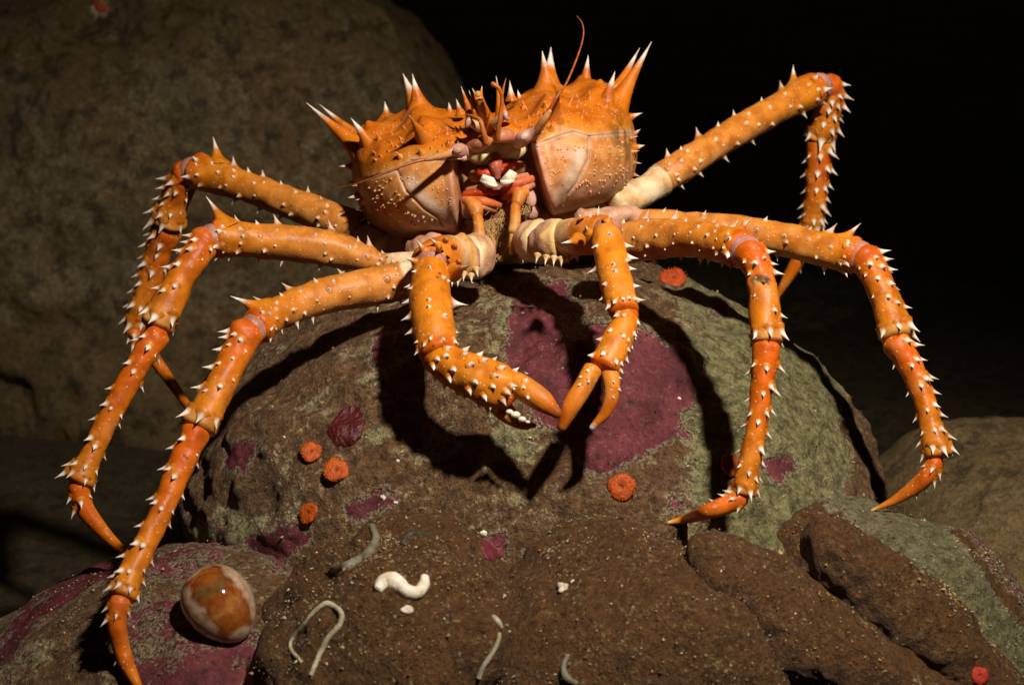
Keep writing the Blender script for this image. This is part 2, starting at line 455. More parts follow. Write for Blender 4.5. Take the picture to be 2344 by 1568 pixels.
ALLV = np.vstack([b[0] for b in BLOBS]); off = 0; ALLF = []
for b in BLOBS:
    ALLF.append(b[1] + off); off += len(b[0])
BVH = BVHTree.FromPolygons([tuple(v) for v in ALLV], np.vstack(ALLF).tolist())
def hit(x, y, dmin=0.3):
    """where the sight line through a photo pixel meets the rocks"""
    d = nrm(P(x, y, 1.0) - CO)
    loc, n, i, dist = BVH.ray_cast(Vector(CO + d*dmin), Vector(d))
    if loc is None: return None, None, None
    p = np.array(loc); return p, nrm(np.array(n)), (p - CO) @ FWD
def depth_at(x, y, default):
    p, n, d = hit(x, y)
    return default if d is None else d

# ------------------------------------------------------------------ the crab
OR = np.array([0.58, 0.178, 0.008]); ORD = np.array([0.60, 0.105, 0.004]); ORP = np.array([0.60, 0.245, 0.060])
CREAM = np.array([0.74, 0.56, 0.36]); PINK = np.array([0.55, 0.30, 0.24]); WHITE = np.array([0.80, 0.70, 0.62])
MEMB = np.array([0.45, 0.20, 0.17]); RED = np.array([0.60, 0.06, 0.012]); TIPY = np.array([0.72, 0.55, 0.22])
body = MB()
OX, OY, D0 = 1135.0, 385.0, 0.75
ca, sa = math.cos(math.radians(10)), math.sin(math.radians(10))
def B(u, v, w):
    """body pixel frame (right, up, towards camera) -> world"""
    u = np.asarray(u, float); v = np.asarray(v, float); w = np.asarray(w, float)
    x = OX + u*ca - v*sa; y = OY - (u*sa + v*ca); d = D0 - w*KPX*D0
    d = d[..., None] if d.ndim else d
    X = ((x - IW/2)*KPX)[..., None]*d if np.ndim(x) else (x - IW/2)*KPX*d
    Y = ((IH/2 - y)*KPX)[..., None]*d if np.ndim(y) else (IH/2 - y)*KPX*d
    return CO + FWD*d + RGT*X + UPV*Y

SUT = np.array([(0, 40), (91, 33), (158, 46), (189, 49), (223, 33), (319, 24), (400, 18)], float)
BR = np.array([(223, 33), (212, -16), (178, -64), (150, -89), (140, -110)], float)
def line_dist(u, v, L):
    best = np.full(u.shape, 1e9)
    for a, b in zip(L[:-1], L[1:]):
        ab = b - a; t = np.clip(((u-a[0])*ab[0] + (v-a[1])*ab[1])/(ab@ab), 0, 1)
        best = np.minimum(best, np.hypot(u-a[0]-t*ab[0], v-a[1]-t*ab[1]))
    return best
def carapace_uvw(phi, th):
    e = 0.78
    sg = lambda x, p: np.sign(x)*np.abs(x)**p
    ct, st = np.cos(th), np.sin(th)
    k = np.where(st > 0, np.abs(ct)**0.66, np.abs(ct)**0.40)
    u = 328*sg(np.cos(phi), e)*k
    w = -300 + 300*sg(np.sin(phi), e)*k
    v = np.where(st > 0, 20 + 116*np.abs(st)**0.85, 20 - 158*np.abs(st)**0.85)
    au = np.abs(u); front = smooth(-400, -290, w)
    G = lambda x, s: np.exp(-(x/s)**2)
    up = smooth(0.0, 0.25, st)
    T = lambda cu, cw_, h, s_: h*np.exp(-np.sqrt((au-cu)**2 + (0.62*(w-cw_))**2 + 16)/s_)
    v = v + up*(T(150, -250, 58, 44) + T(272, -215, 46, 34) + T(286, -300, 40, 34) + T(228, -330, 46, 32) + T(146, -70, 44, 27)
                + T(82, -200, 26, 18) - 18*G(u, 55)*G(w+260, 260) + 22*G(u, 38)*G(w+15, 70) - 14*G(au-90, 40)*G(w+120, 90)
                - 12*G(au-205, 32)*G(w+190, 90) + 7*np.sin(u*0.045 + w*0.021)*np.cos(w*0.033))
    # cheeks bulge, mouth hollow between them
    edge = np.interp(-v, [-60, -31, 61, 100, 140], [86, 89, 96, 100, 104])
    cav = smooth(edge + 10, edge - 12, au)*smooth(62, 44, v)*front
    rim = np.exp(-((au - edge - 14)/11)**2)*smooth(48, 36, v)*front
    cheek = np.exp(-((au-205)/95)**2 - ((v+35)/75)**2)*front
    w = w + 26*cheek + 8*rim - 95*cav
    sd = line_dist(au, v, SUT); bd = line_dist(au, v, BR)
    groove = (np.exp(-(sd/3.2)**2) + np.exp(-(bd/3.0)**2))*front*(1-cav)
    w = w - 5*groove
    return u, v, w, cav, rim, sd, bd, front
def below_(u, v, front): return smooth(3, -3, v - np.interp(np.abs(u), SUT[:, 0], SUT[:, 1]))*front
SAMP = {}
def carapace():
    nth, nph = 330, 520
    s = np.linspace(0, 1, nph, endpoint=False)
    phi = math.pi/2 + (s-0.5)*2*math.pi - 0.55*np.sin((s-0.5)*2*math.pi)
    th = np.linspace(-math.pi/2*0.9999, math.pi/2*0.9999, nth)
    PH, TH = np.meshgrid(phi, th); PH = PH.ravel(); TH = TH.ravel()
    u, v, w, cav, rim, sd, bd, front = carapace_uvw(PH, TH)
    au = np.abs(u)
    V = B(u, v, w)
    nz = fbm(V, 45, 4, 2); V = V + nrm(CO - V)*(0.0022*nz)[:, None]*(1-0.6*below_(u, v, front))[:, None]
    sut_v = np.interp(au, SUT[:, 0], SUT[:, 1])
    C = np.tile(OR*np.array([0.96, 0.80, 0.8]), (len(u), 1))
    def mixc(C, m, col): return C*(1-m[:, None]) + np.asarray(col)*m[:, None]
    below = smooth(3, -3, v - sut_v)*front
    br_u = np.interp(-v, -BR[:, 1], BR[:, 0])
    C = mixc(C, below, np.array([0.60, 0.25, 0.075]))
    C = mixc(C, smooth(1, 40, sut_v + 42 - v)*0 + np.exp(-((v - sut_v - 16)/14)**2)*smooth(-4, 4, v-sut_v)*front*0.45, np.array([0.66, 0.30, 0.04]))
    C = mixc(C, below*smooth(-35, -125, v)*0.95, np.array([0.60, 0.36, 0.25]))
    wp = np.exp(-((br_u - au - 22)/17)**2)*smooth(28, 0, v)*smooth(-112, -70, v)*below
    C = mixc(C, wp*0.85, np.array([0.66, 0.50, 0.40]))
    C = mixc(C, np.clip(rim, 0, 1)*0.8, np.array([0.62, 0.31, 0.22]))
    ln = np.maximum(np.exp(-(sd/3.2)**2), np.exp(-(bd/2.6)**2))*front
    C = mixc(C, ln*0.85, np.array([0.50, 0.36, 0.32]))
    C = mixc(C, np.exp(-((v - sut_v + 2 - 7)/5)**2)*front*0.45*smooth(90, 130, au), np.array([0.70, 0.52, 0.36]))
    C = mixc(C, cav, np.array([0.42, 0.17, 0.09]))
    pale = np.exp(-(u/70)**2 - ((v-28)/28)**2)*cav
    C = mixc(C, pale*0.8, np.array([0.70, 0.55, 0.30]))
    # dark growth on the crab's left flank
    gr = np.exp(-((u-300)/32)**2 - ((v-10)/70)**2)*smooth(0.0, 0.35, fbm(V, 220, 3, 9) + 0.12)*front
    C = mixc(C, gr*0.75, np.array([0.10, 0.05, 0.012]))
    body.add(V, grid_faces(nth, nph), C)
    Vg = V.reshape(nth, nph, 3); Ng = nrm(np.cross(np.roll(Vg, -1, 1) - np.roll(Vg, 1, 1), np.gradient(Vg, axis=0))).reshape(-1, 3)
    Ng = Ng*np.sign(np.sum(Ng*(V - B(0.0, 0.0, -300.0)), axis=1, keepdims=True))
    k = (w > -430) & (v > -140)
    SAMP['n'] = Ng[k]
    SAMP['uvw'] = np.stack([u, v, w], 1)[k]; SAMP['c'] = C[k]; SAMP['V'] = V[k]
carapace()
def cap_at(u, v, wmin=-420):
    q = SAMP['uvw']; d = (q[:, 0]-u)**2 + (q[:, 1]-v)**2 + np.where(q[:, 2] < wmin, 1e6, 0)
    k = np.argpartition(d, 12)[:12]; k = k[np.argmax(q[k, 2])]
    return SAMP['V'][k], SAMP['c'][k], q[k, 2], SAMP['n'][k]
# a sampler of the carapace for placing small things: ray from front in (u,v)
from bisect import bisect
_th = np.linspace(-math.pi/2*0.999, math.pi/2*0.999, 160); _ph = np.linspace(0.02, math.pi-0.02, 200)
_PH, _TH = np.meshgrid(_ph, _th); _u, _v, _w, *_ = carapace_uvw(_PH.ravel(), _TH.ravel())
def cw(u, v, wmin=-420):
    d = (_u-u)**2 + (_v-v)**2 + np.where(_w < wmin, 1e6, 0)
    k = np.argsort(d)[:8]; return float(_w[k].max())

OSP = OR*np.array([1, 0.85, 1.0])
def bspine(u0, v0, w0, u1, v1, w1, rb, tip=0.55, width=0.2, flare=0.55, bend=0.0, col=OSP, ct=WHITE):
    a = B(u0, v0, w0); b = B(u1, v1, w1)
    L = np.linalg.norm(b - a)
    spine(body, a, b - a, L, S(rb*(1.12 if rb > 25 else 1.0), D0), col, ct, tip=tip, width=width, flare=flare*0.72, ns=16, nr=14)
for s in (-1, 1):
    bspine(s*288, 82, -230, s*401, 222, -250, 36, 0.60, 0.25, 0.58)          # great shoulder spine
    bspine(s*278, 95, -330, s*372, 213, -380, 30, 0.60, 0.2, 0.5)
    bspine(s*262, 80, -180, s*307, 170, -150, 38, 0.58, 0.2, 0.62)
    bspine(s*148, 150, -245, s*151, 245, -220, 44, 0.58, 0.2, 0.72)
    bspine(s*150, 150, -330, s*172, 250, -370, 36, 0.45, 0.2, 0.5)
    bspine(s*226, 125, -330, s*(253 if s > 0 else 224), 217 if s > 0 else 194, -320, 40, 0.62, 0.2, 0.7)
    bspine(s*143, 78, -60, s*175, 154, 30, 34, 0.86, 0.14, 0.62)             # front horn
    bspine(s*82, 128, -200, s*80, 167, -190, 22, 0.5, 0.3, 0.6)
    bspine(s*318, 60, -260, s*352, 66, -250, 16, 0.3, 0.4)
    bspine(s*322, -10, -200, s*345, -8, -190, 14, 0.3, 0.4)
    bspine(s*322, 20, -260, s*342, 30, -250, 12, 0.3, 0.4)
# rostrum and its neighbours
bspine(-34, 118, -25, -46, 198, 0, 17, 0.7, 0.2, 0.45); bspine(34, 112, -25, 37, 207, -10, 18, 0.75, 0.2, 0.4)
bspine(-22, 110, 0, -30, 186, 40, 14, 0.75, 0.2, 0.3); bspine(62, 150, -150, 66, 192, -140, 13, 0.1, 0.4, 0.4)
bspine(-58, 138, -120, -62, 172, -110, 12, 0.3, 0.4, 0.4)
rs = tube(body, [B(-2, 92, -40), B(-6, 130, 10), B(-11, 172, 45)], [S(30, D0), S(15, D0), S(9, D0)],
          lambda t, a: OSP*(1-smooth(0.6, 1.0, t)[:, None]) + np.array([0.42, 0.22, 0.09])*smooth(0.6, 1.0, t)[:, None], UPV, 20, 16)
bspine(-15, 166, 44, -22, 190, 52, 7, 0.5, 0.4, 0.2, ct=TIPY); bspine(-7, 166, 44, 2, 191, 52, 7, 0.5, 0.4, 0.2, ct=TIPY)
# granules and thornlets over dorsal shell and cheeks
def nub(u, v, r, h, upk, tipc, wmin=-420, tip=0.5):
    p, c, w, nn = cap_at(u, v, wmin)
    if w < -400: return
    d = nrm(nn + UPV*0.35*upk)
    spine(body, p - d*S(r*0.22, D0), d, S(h + r*0.22, D0), S(r, D0), c, tipc, tip=tip, width=0.5, flare=0.45, ns=10, nr=7)
for s in (-1, 1):
    for k in range(44):
        u = random.uniform(60, 300); v = random.uniform(62, 135); big = random.random() < 0.25
        nub(s*u, v, 11 if big else 6, 19 if big else 9, 0.7, np.array([0.74, 0.52, 0.34]))
    for k in range(130):
        u = random.uniform(116, 300); v = random.uniform(-98, 22)
        if v > np.interp(u, SUT[:, 0], SUT[:, 1]) - 10: continue
        bu = np.interp(-v, -BR[:, 1], BR[:, 0])
        if -14 < bu - u < 46 and v < 8: continue
        r = random.uniform(3.2, 4.6) if u < bu else random.uniform(4.0, 7.0)
        nub(s*u, v, r*1.2, r*0.85, 0.1, np.array([0.72, 0.46, 0.27]), -300, 0.35)
    for k in range(5):
        v = 14 - 27*k + random.uniform(-6, 6)
        nub(s*(318 - 2*k), v, random.uniform(7, 11), random.uniform(14, 24), 0.15, WHITE, -330, 0.4)

# ---- legs
def limb_col(c0, c1, under=ORP, tl=0.0, ring=None, ringc=CREAM, end=None):
    c0 = np.asarray(c0); c1 = np.asarray(c1)
    def f(t, a):
        w = smooth(0.1, 1.0, t)[:, None]
        C = c0*(1-w) + c1*w
        un = (np.clip(-np.sin(a), 0, 1)**2*0.55*(1-smooth(0.55, 0.9, t)))[:, None]
        C = C*(1-un) + np.asarray(under)*un
        if ring: 
            m = smooth(ring, ring-0.02, t)[:, None]; C = C*(1-m) + np.asarray(ringc)*m
            m2 = np.exp(-((t-ring-0.006)/0.008)**2)[:, None]*0.6; C = C*(1-m2) + MEMB*m2
        if end is not None:
            m = smooth(0.90, 1.0, t)[:, None]*0.8; C = C*(1-m) + np.asarray(end)*m
        return C
    return f
def seg(pts, col, ref, nr=None, ns=30, cap=(0.6, 0.5), flat=1.0, lump=0.05, waist=0.0):
    """pts: (x, y, depth, radius px)"""
    ctrl = [P(x, y, d) for x, y, d, r in pts]; rad = [S(r, d) for x, y, d, r in pts]
    if waist:
        m = len(pts)
        rad = [q*(1 - waist + 2*waist*abs(2*i/(m-1) - 1)**2) for i, q in enumerate(rad)]
    return tube(body, ctrl, rad, col, ref, ns, nr or 36, cap, flat, lump)
def row(sp, ang, ts, length, rb, lean=0.45, col=OR, ct=WHITE, tip=0.28, jit=0.12, flare=0.5, width=0.3):
    for t in ts:
        if len(ts) > 2 and random.random() < 0.14: continue
        t = min(max(t + random.uniform(-0.02, 0.02), 0.01), 0.99)
        a = math.radians(ang) + random.uniform(-jit, jit)
        p, n, T, r = sp(t, a); k = random.uniform(0.78, 1.25)
        d = nrm(n + T*lean)
        dd = (p - CO) @ FWD
        sink = max(2.5, 0.42*rb if rb > 12 else 0.3*rb)
        spine(body, p - n*S(sink, dd), d, S(length*0.80 + sink*0.8, dd)*k, S(rb*1.08, dd)*min(k, 1.1), col, ct, tip=tip*0.55, flare=flare, width=width*0.8, bend=T*0.10)
def merus_spines(sp):
    row(sp, 95, [0.22, 0.40, 0.60, 0.80], 27, 15, 0.35, tip=0.25, ct=np.array([0.68, 0.48, 0.40]))
    row(sp, 70, [0.12, 0.3, 0.5, 0.7], 13, 8, 0.3)
    for a, n, l in ((40, 6, 7), (15, 8, 8), (-15, 6, 8), (-40, 7, 9), (140, 6, 14), (180, 5, 8), (-140, 5, 12)):
        row(sp, a, np.linspace(0.12, 0.92, n) + random.uniform(-0.03, 0.03), l, 8.5, 0.15, tip=0.25, flare=0.25,
            ct=np.array([0.74, 0.56, 0.44]), width=0.5)
    row(sp, -85, [0.15, 0.30, 0.44, 0.58, 0.70, 0.83], 19, 9, 0.1, tip=0.2)
def knee(sp, ref_side=1):
    """crown at the distal end of the merus"""
    row(sp, 92, [0.90], 66, 27, 0.55, OR, tip=0.85, jit=0.02, flare=0.55)
    row(sp, 25, [0.97], 13, 10, 0.5); row(sp, -28, [0.985], 20, 13, 0.8); row(sp, -70, [0.98], 16, 10, 0.6)
    row(sp, 150, [0.97], 24, 14, 0.7); row(sp, -130, [0.97], 16, 10, 0.6)
def carpus_spines(sp):
    row(sp, 85, [0.10, 0.26, 0.42, 0.60, 0.80], 27, 13, 0.45)
    row(sp, 40, [0.22, 0.40, 0.60, 0.80], 19, 13, 0.45)
    row(sp, 5, [0.3, 0.52, 0.74], 15, 12, 0.4)
    row(sp, -35, [0.2, 0.4, 0.65], 10, 7, 0.5)
    row(sp, 130, [0.15, 0.35, 0.55, 0.75], 21, 11, 0.5); row(sp, 180, [0.2, 0.5, 0.75], 14, 9, 0.5)
    for a, l in ((70, 34), (15, 30), (-45, 22), (120, 28), (175, 20), (-110, 18)):
        row(sp, a, [0.955], l, 16, 1.1, tip=0.22)
def prop_spines(sp, k=1.0):
    row(sp, 85, np.linspace(0.12, 0.86, 6), 25*k, 11, 0.6)
    row(sp, 48, np.linspace(0.07, 0.84, 5), 23*k, 14, 0.55)
    row(sp, 5, np.linspace(0.15, 0.84, 5), 18*k, 12.5, 0.5)
    row(sp, -50, np.linspace(0.14, 0.80, 3), 13*k, 8, 0.7)
    row(sp, -88, np.linspace(0.18, 0.86, 5), 20*k, 9, 0.6)
    row(sp, 140, np.linspace(0.15, 0.85, 4), 17*k, 9, 0.6)
    for a, l in ((75, 32), (30, 28), (-20, 18), (-80, 24), (130, 26)):
        row(sp, a, [0.96], l*k, 13, 1.1, tip=0.22)
def dactyl_spines(sp):
    row(sp, 75, [0.07, 0.20], 22, 10, 0.9); row(sp, 10, [0.12], 22, 10, 0.9); row(sp, -60, [0.1], 16, 8, 0.9)
    row(sp, 100, [0.36, 0.5], 12, 5, 0.7)
def joint(x, y, d, r, col=MEMB):
    a = P(x, y, d); k = S(r, d)
    ellipsoid(body, a, (RGT*k, UPV*k, FWD*k), col)

def leg(side, coxa, merus, carpus, prop, dact, ringt=0.05, front=False):
    ref = nrm(np.array([side*0.75, -0.1, 0.65]))
    if coxa: seg(coxa, lambda t, a: CREAM*(1-0.5*np.clip(np.sin(a*2+t*9), 0, 1)[:, None]*np.array([0.1, .45, .8])), ref, cap=(0.4, 0.2), lump=0.06)
    m = seg(merus, limb_col(ORP*np.array([1, 0.92, 0.7]), OR, under=np.array([0.60, 0.31, 0.13]), ring=ringt, end=ORD), ref, 44, 34, lump=0.10, waist=0.03)
    merus_spines(m); knee(m)
    x, y, d, r = carpus[0]; X, Y, Dd, R_ = merus[-1]
    joint((x*0.40+X*0.60), (y*0.40+Y*0.60), (d*0.4+Dd*0.6) - 0.0005, R_*0.88)
    c = seg(carpus, limb_col(ORD, OR, under=OR*0.95, end=np.array([0.62, 0.30, 0.08])), ref, 30, 30, cap=(0.75, 0.35), lump=0.12, waist=0.05)
    carpus_spines(c)
    x, y, d, r = prop[0]
    joint(x, y, d, r*0.92, ORD)
    q = seg(prop, limb_col(ORD, OR*np.array([1, 1.05, 1.3]), under=OR), ref, 44, 28, cap=(0.6, 0.35), lump=0.12, waist=0.06)
    prop_spines(q)
    x, y, d, r = dact[0]; joint(x, y, d, r*0.95, ORD)
    t = seg(dact, limb_col(ORD*np.array([0.95, 0.95, 1]), OR*np.array([.9, .85, .8]), under=OR, end=TIPY*0.9), ref, 30, 22, cap=(0.5, 1.0), lump=0.02)
    dactyl_spines(t)

dL1 = depth_at(322, 1566, 0.60); dL2 = depth_at(290, 1265, 0.72); dL3 = depth_at(425, 925, 0.86)
dR1 = depth_at(1530, 1196, 0.65); dR2 = depth_at(1995, 1168, 0.70)
# L1 front left
leg(-1, [(960, 622, 0.735, 34), (915, 643, 0.735, 42)],
    [(925, 640, 0.735, 43), (880, 650, 0.732, 45), (731, 681, 0.715, 42), (640, 715, 0.700, 37), (590, 746, 0.69, 40)],
    [(564, 762, 0.684, 37), (545, 800, 0.680, 36), (510, 870, 0.670, 36), (455, 976, 0.658, 39)],
    [(447, 992, 0.656, 31), (410, 1075, 0.648, 30), (365, 1180, 0.638, 29), (310, 1290, 0.626, 30), (281, 1362, 0.618, 34)],
    [(274, 1378, 0.616, 25), (268, 1430, 0.615, 22), (283, 1500, 0.616, 19), (312, 1562, dL1-0.006, 11), (330, 1592, dL1-0.002, 4)])
# L2 middle left
leg(-1, [(955, 600, 0.77, 26), (885, 604, 0.768, 24)],
    [(895, 604, 0.768, 20), (850, 597, 0.768, 28), (760, 570, 0.765, 43), (640, 555, 0.758, 41), (540, 548, 0.752, 41), (497, 546, 0.75, 42)],
    [(470, 552, 0.745, 36), (452, 580, 0.742, 35), (412, 640, 0.736, 35), (360, 744, 0.728, 38)],
    [(356, 768, 0.726, 30), (320, 830, 0.722, 29), (253, 947, 0.714, 27), (205, 1050, 0.708, 28), (181, 1098, 0.705, 35)],
    [(180, 1115, 0.704, 24), (192, 1160, 0.704, 22), (219, 1197, 0.704, 18), (253, 1234, 0.704, 13), (296, 1272, 0.696, 7), (320, 1298, 0.686, 3)], ringt=0.08)
# L3 rear left
leg(-1, [(880, 570, 0.80, 36), (835, 545, 0.81, 36)],
    [(815, 522, 0.815, 36), (756, 500, 0.82, 38), (640, 455, 0.835, 37), (540, 420, 0.845, 36), (456, 392, 0.855, 42)],
    [(428, 400, 0.858, 34), (412, 430, 0.862, 35), (396, 470, 0.868, 36), (386, 510, 0.872, 37)],
    [(382, 528, 0.875, 33), (362, 580, 0.88, 31), (340, 655, 0.885, 29), (312, 745, 0.89, 27)],
    [(308, 758, 0.888, 22), (322, 785, 0.885, 18), (352, 820, 0.88, 15), (392, 875, 0.872, 12), (432, 932, 0.845, 9), (470, 985, 0.800, 4)], ringt=0.0)
# R1 front right
leg(1, None,
    [(1395, 560, 0.735, 44), (1483, 549, 0.722, 47), (1583, 546, 0.700, 44), (1655, 560, 0.68, 42), (1697, 570, 0.67, 44)],
    [(1718, 582, 0.662, 38), (1732, 612, 0.658, 36), (1744, 650, 0.654, 34), (1750, 710, 0.650, 36), (1757, 782, 0.645, 35)],
    [(1755, 796, 0.644, 31), (1745, 880, 0.641, 28), (1735, 963, 0.639, 26), (1716, 1057, 0.637, 26), (1702, 1128, 0.636, 30)],
    [(1692, 1142, 0.635, 22), (1660, 1156, 0.634, 21), (1615, 1172, 0.632, 17), (1575, 1186, dR1-0.004, 12), (1531, 1196, dR1, 4)], ringt=0.0)
# R2 middle right
leg(1, None,
    [(1470, 512, 0.775, 32), (1560, 520, 0.772, 36), (1680, 530, 0.765, 38), (1790, 547, 0.757, 39), (1886, 571, 0.748, 40), (1955, 584, 0.742, 43)],
    [(1978, 592, 0.738, 37), (1998, 620, 0.735, 36), (2025, 680, 0.729, 36), (2053, 768, 0.72, 38)],
    [(2053, 786, 0.719, 32), (2080, 830, 0.715, 29), (2106, 888, 0.711, 27), (2129, 965, 0.706, 26), (2147, 1040, 0.702, 33)],
    [(2140, 1062, 0.70, 21), (2120, 1090, 0.70, 20), (2092, 1116, dR2-0.002, 17), (2045, 1146, dR2-0.001, 10), (1996, 1168, dR2, 3)], ringt=0.0)
# R3 rear right
leg(1, [(1405, 470, 0.80, 40), (1450, 450, 0.805, 36), (1480, 434, 0.81, 34), (1512, 414, 0.815, 37)],
    [(1505, 416, 0.815, 34), (1560, 382, 0.82, 36), (1655, 320, 0.84, 35), (1784, 247, 0.86, 35), (1862, 204, 0.875, 38)],
    [(1893, 196, 0.88, 31), (1900, 225, 0.885, 32), (1890, 270, 0.89, 31), (1876, 315, 0.895, 33)],
    [(1875, 328, 0.896, 29), (1872, 398, 0.90, 27), (1865, 468, 0.905, 24), (1857, 520, 0.91, 24)],
    [(1850, 535, 0.91, 18), (1832, 585, 0.912, 16), (1806, 632, 0.915, 13), (1772, 690, 0.92, 5)], ringt=0.06)

# ---- claws
refL = nrm(np.array([-0.8, -0.2, 0.5])); refR = nrm(np.array([0.9, -0.2, 0.4]))
# basal blocks
CB = lambda t, a: np.array([0.70, 0.47, 0.24])*(1-smooth(0.2, 0.6, t)[:, None]) + OR*np.array([1, .92, 2])*smooth(0.2, 0.6, t)[:, None]
s1 = seg([(1098, 585, 0.745, 40), (1068, 588, 0.735, 47), (1052, 590, 0.728, 48)], np.array([0.70, 0.48, 0.25]), refL, 16, 26, lump=0.12)
s2 = seg([(1050, 588, 0.726, 44), (1015, 590, 0.715, 50), (985, 605, 0.705, 50)], CB, refL, 20, 28, lump=0.08)
bs = lambda x0, y0, d0, x1, y1, d1, rb, tip=0.3, col=OR: spine(body, P(x0, y0, d0), P(x1, y1, d1)-P(x0, y0, d0), np.linalg.norm(P(x1, y1, d1)-P(x0, y0, d0)), S(rb, d0), col, WHITE, tip=tip, flare=0.5, ns=12, nr=12)
bs(972, 575, 0.70, 951, 547, 0.695, 14); bs(955, 600, 0.695, 922, 588, 0.69, 14); bs(1040, 622, 0.69, 1081, 606, 0.672, 20, 0.4)
bs(1000, 560, 0.70, 985, 545, 0.695, 10); pass
for x, y in ((1022, 636), (1048, 640), (1062, 628), (1078, 632), (1090, 618), (1035, 640)):
    bs(x, y, 0.715, x + random.uniform(-3, 5), y + 17, 0.712, 8, 0.3, np.array([0.70, 0.48, 0.25]))
for x, y in ((1020, 550), (1040, 565), (1005, 570), (1030, 600), (1050, 600)):
    bs(x, y, 0.693, x, y - 4, 0.684, 7)
s3 = seg([(1205, 548, 0.752, 34), (1250, 553, 0.735, 46), (1290, 552, 0.725, 45)], np.array([0.70, 0.48, 0.26]), refR, 16, 26, lump=0.12)
s4 = seg([(1290, 545, 0.724, 42), (1335, 540, 0.71, 44), (1380, 535, 0.70, 44)], CB, refR, 20, 28, lump=0.08)
bs(1320, 552, 0.685, 1284, 557, 0.672, 17, 0.4); bs(1350, 505, 0.70, 1352, 484, 0.70, 10); bs(1366, 503, 0.70, 1371, 472, 0.70, 14)
bs(1392, 505, 0.69, 1402, 482, 0.688, 12); bs(1345, 530, 0.675, 1338, 512, 0.67, 10); bs(1330, 500, 0.70, 1325, 490, 0.70, 9)
for x, y in ((1230, 586), (1250, 590), (1268, 592), (1300, 588), (1320, 584), (1285, 594)):
    bs(x, y, 0.715, x + random.uniform(-4, 4), y + 18, 0.712, 8, 0.3, np.array([0.70, 0.48, 0.25]))
def collar(pts, c0, c1):
    seg(pts, lambda t, a: np.asarray(c0)*(1-smooth(0.3, 0.9, t + 0.12*np.sin(a*5))[:, None]) + np.asarray(c1)*smooth(0.3, 0.9, t + 0.12*np.sin(a*5))[:, None], refL, 18, 40, (0.15, 0.25), 1.0, 0.16)
collar([(1094, 584, 0.742, 47), (1084, 586, 0.738, 52), (1070, 588, 0.735, 54), (1062, 588, 0.733, 50)], (.60, .33, .20), (.74, .54, .30))
collar([(1064, 589, 0.731, 49), (1052, 590, 0.728, 54), (1040, 590, 0.724, 52)], (.50, .26, .20), (.66, .34, .10))
collar([(1214, 550, 0.748, 44), (1226, 552, 0.743, 51), (1238, 553, 0.738, 52), (1246, 553, 0.736, 48)], (.60, .33, .22), (.74, .54, .30))
collar([(1248, 553, 0.733, 47), (1268, 553, 0.727, 51), (1290, 552, 0.722, 49)], (.50, .26, .20), (.70, .44, .18))
# belly between the legs
tube(body, [B(-190, -150, -230), B(-60, -165, -150), B(60, -165, -150), B(190, -150, -230)], [S(60, D0)]*4, np.array([0.58, 0.32, 0.14]), UPV, 26, 30, (0.8, 0.8), 1.0, 0.15)
for k in range(16):
    u = -130 + 17*k
    a = B(u, -205, -125); spine(body, a, B(u + random.uniform(-4, 4), -232, -115) - a, S(random.uniform(14, 24), D0), S(8, D0), np.array([0.62, 0.36, 0.14]), WHITE, tip=0.35)
# sockets of the walking legs under the cheeks
for pts in ([(960, 585, 0.775, 40), (1010, 560, 0.775, 36)], [(1335, 512, 0.765, 34), (1420, 496, 0.772, 26), (1462, 500, 0.775, 26)], [(870, 560, 0.81, 34), (930, 560, 0.80, 38)]):
    seg(pts, np.array([0.56, 0.29, 0.19]), refL, 20, 26, lump=0.35)

ORC = np.array([0.64, 0.200, 0.011])
def claw_arm(pts, ref):
    joint(pts[0][0], pts[0][1]-8, pts[0][2] + 0.006, pts[0][3]*1.02)
    sp = seg(pts, limb_col(ORC, ORC, under=ORC, end=ORD), ref, 40, 34, (0.8, 0.35), 0.92, 0.08)
    row(sp, 92, [0.18, 0.36, 0.52, 0.70, 0.92], 27, 15, 0.2, ORC, jit=0.05)
    row(sp, 60, [0.12, 0.28, 0.45, 0.9], 15, 10, 0.3, ORC); row(sp, 10, [0.10, 0.52, 0.62], 11, 9, 0.2, ORC)
    row(sp, -40, [0.22, 0.68], 12, 11, 0.2, ORC); row(sp, -88, [0.45], 34, 24, 0.1, ORC, jit=0.03, flare=0.65)
    row(sp, -86, [0.78], 16, 10, 0.2, ORC); row(sp, -70, [0.2], 9, 9, 0.2, ORC)
    for a in (70, 40, 10, -25, -60): row(sp, a, [0.945], 18, 10, 0.9, ORC)
    return sp
def hand_spines(sp, less=0, L=17):
    for a, n in ((88, 7), (62, 6), (35, 5), (8, 5), (-20, 4), (-50, 5), (-80, 6), (120, 5), (180, 4), (-120, 4)):
        row(sp, a, np.linspace(0.08, 0.93, n - less) + random.uniform(-0.05, 0.05), L, 9.5, 0.35 if abs(a) > 50 else 0.8, ORC, tip=0.22, width=0.22, flare=0.3)
claw_arm([(987, 622, 0.692, 41), (985, 665, 0.684, 47), (988, 712, 0.676, 50), (994, 760, 0.668, 49), (1003, 806, 0.662, 45)], refL)
joint(1006, 818, 0.664, 42, ORD)
h = seg([(1008, 822, 0.661, 41), (1050, 846, 0.656, 46), (1100, 868, 0.652, 53), (1140, 885, 0.650, 54), (1168, 898, 0.650, 44)],
        limb_col(ORC, ORC, under=ORC, end=ORD), nrm(np.array([-0.3, 0, -1])), 36, 34, (0.7, 0.4), 0.85, 0.09)
hand_spines(h)
f1 = seg([(1178, 876, 0.648, 28), (1205, 893, 0.645, 29), (1240, 917, 0.642, 26), (1274, 945, 0.640, 13)], limb_col(ORC, ORC*np.array([.85, .66, .6]), end=np.array([.32, .08, .01])), refL, 24, 24, (0.5, 1.0), 0.9)
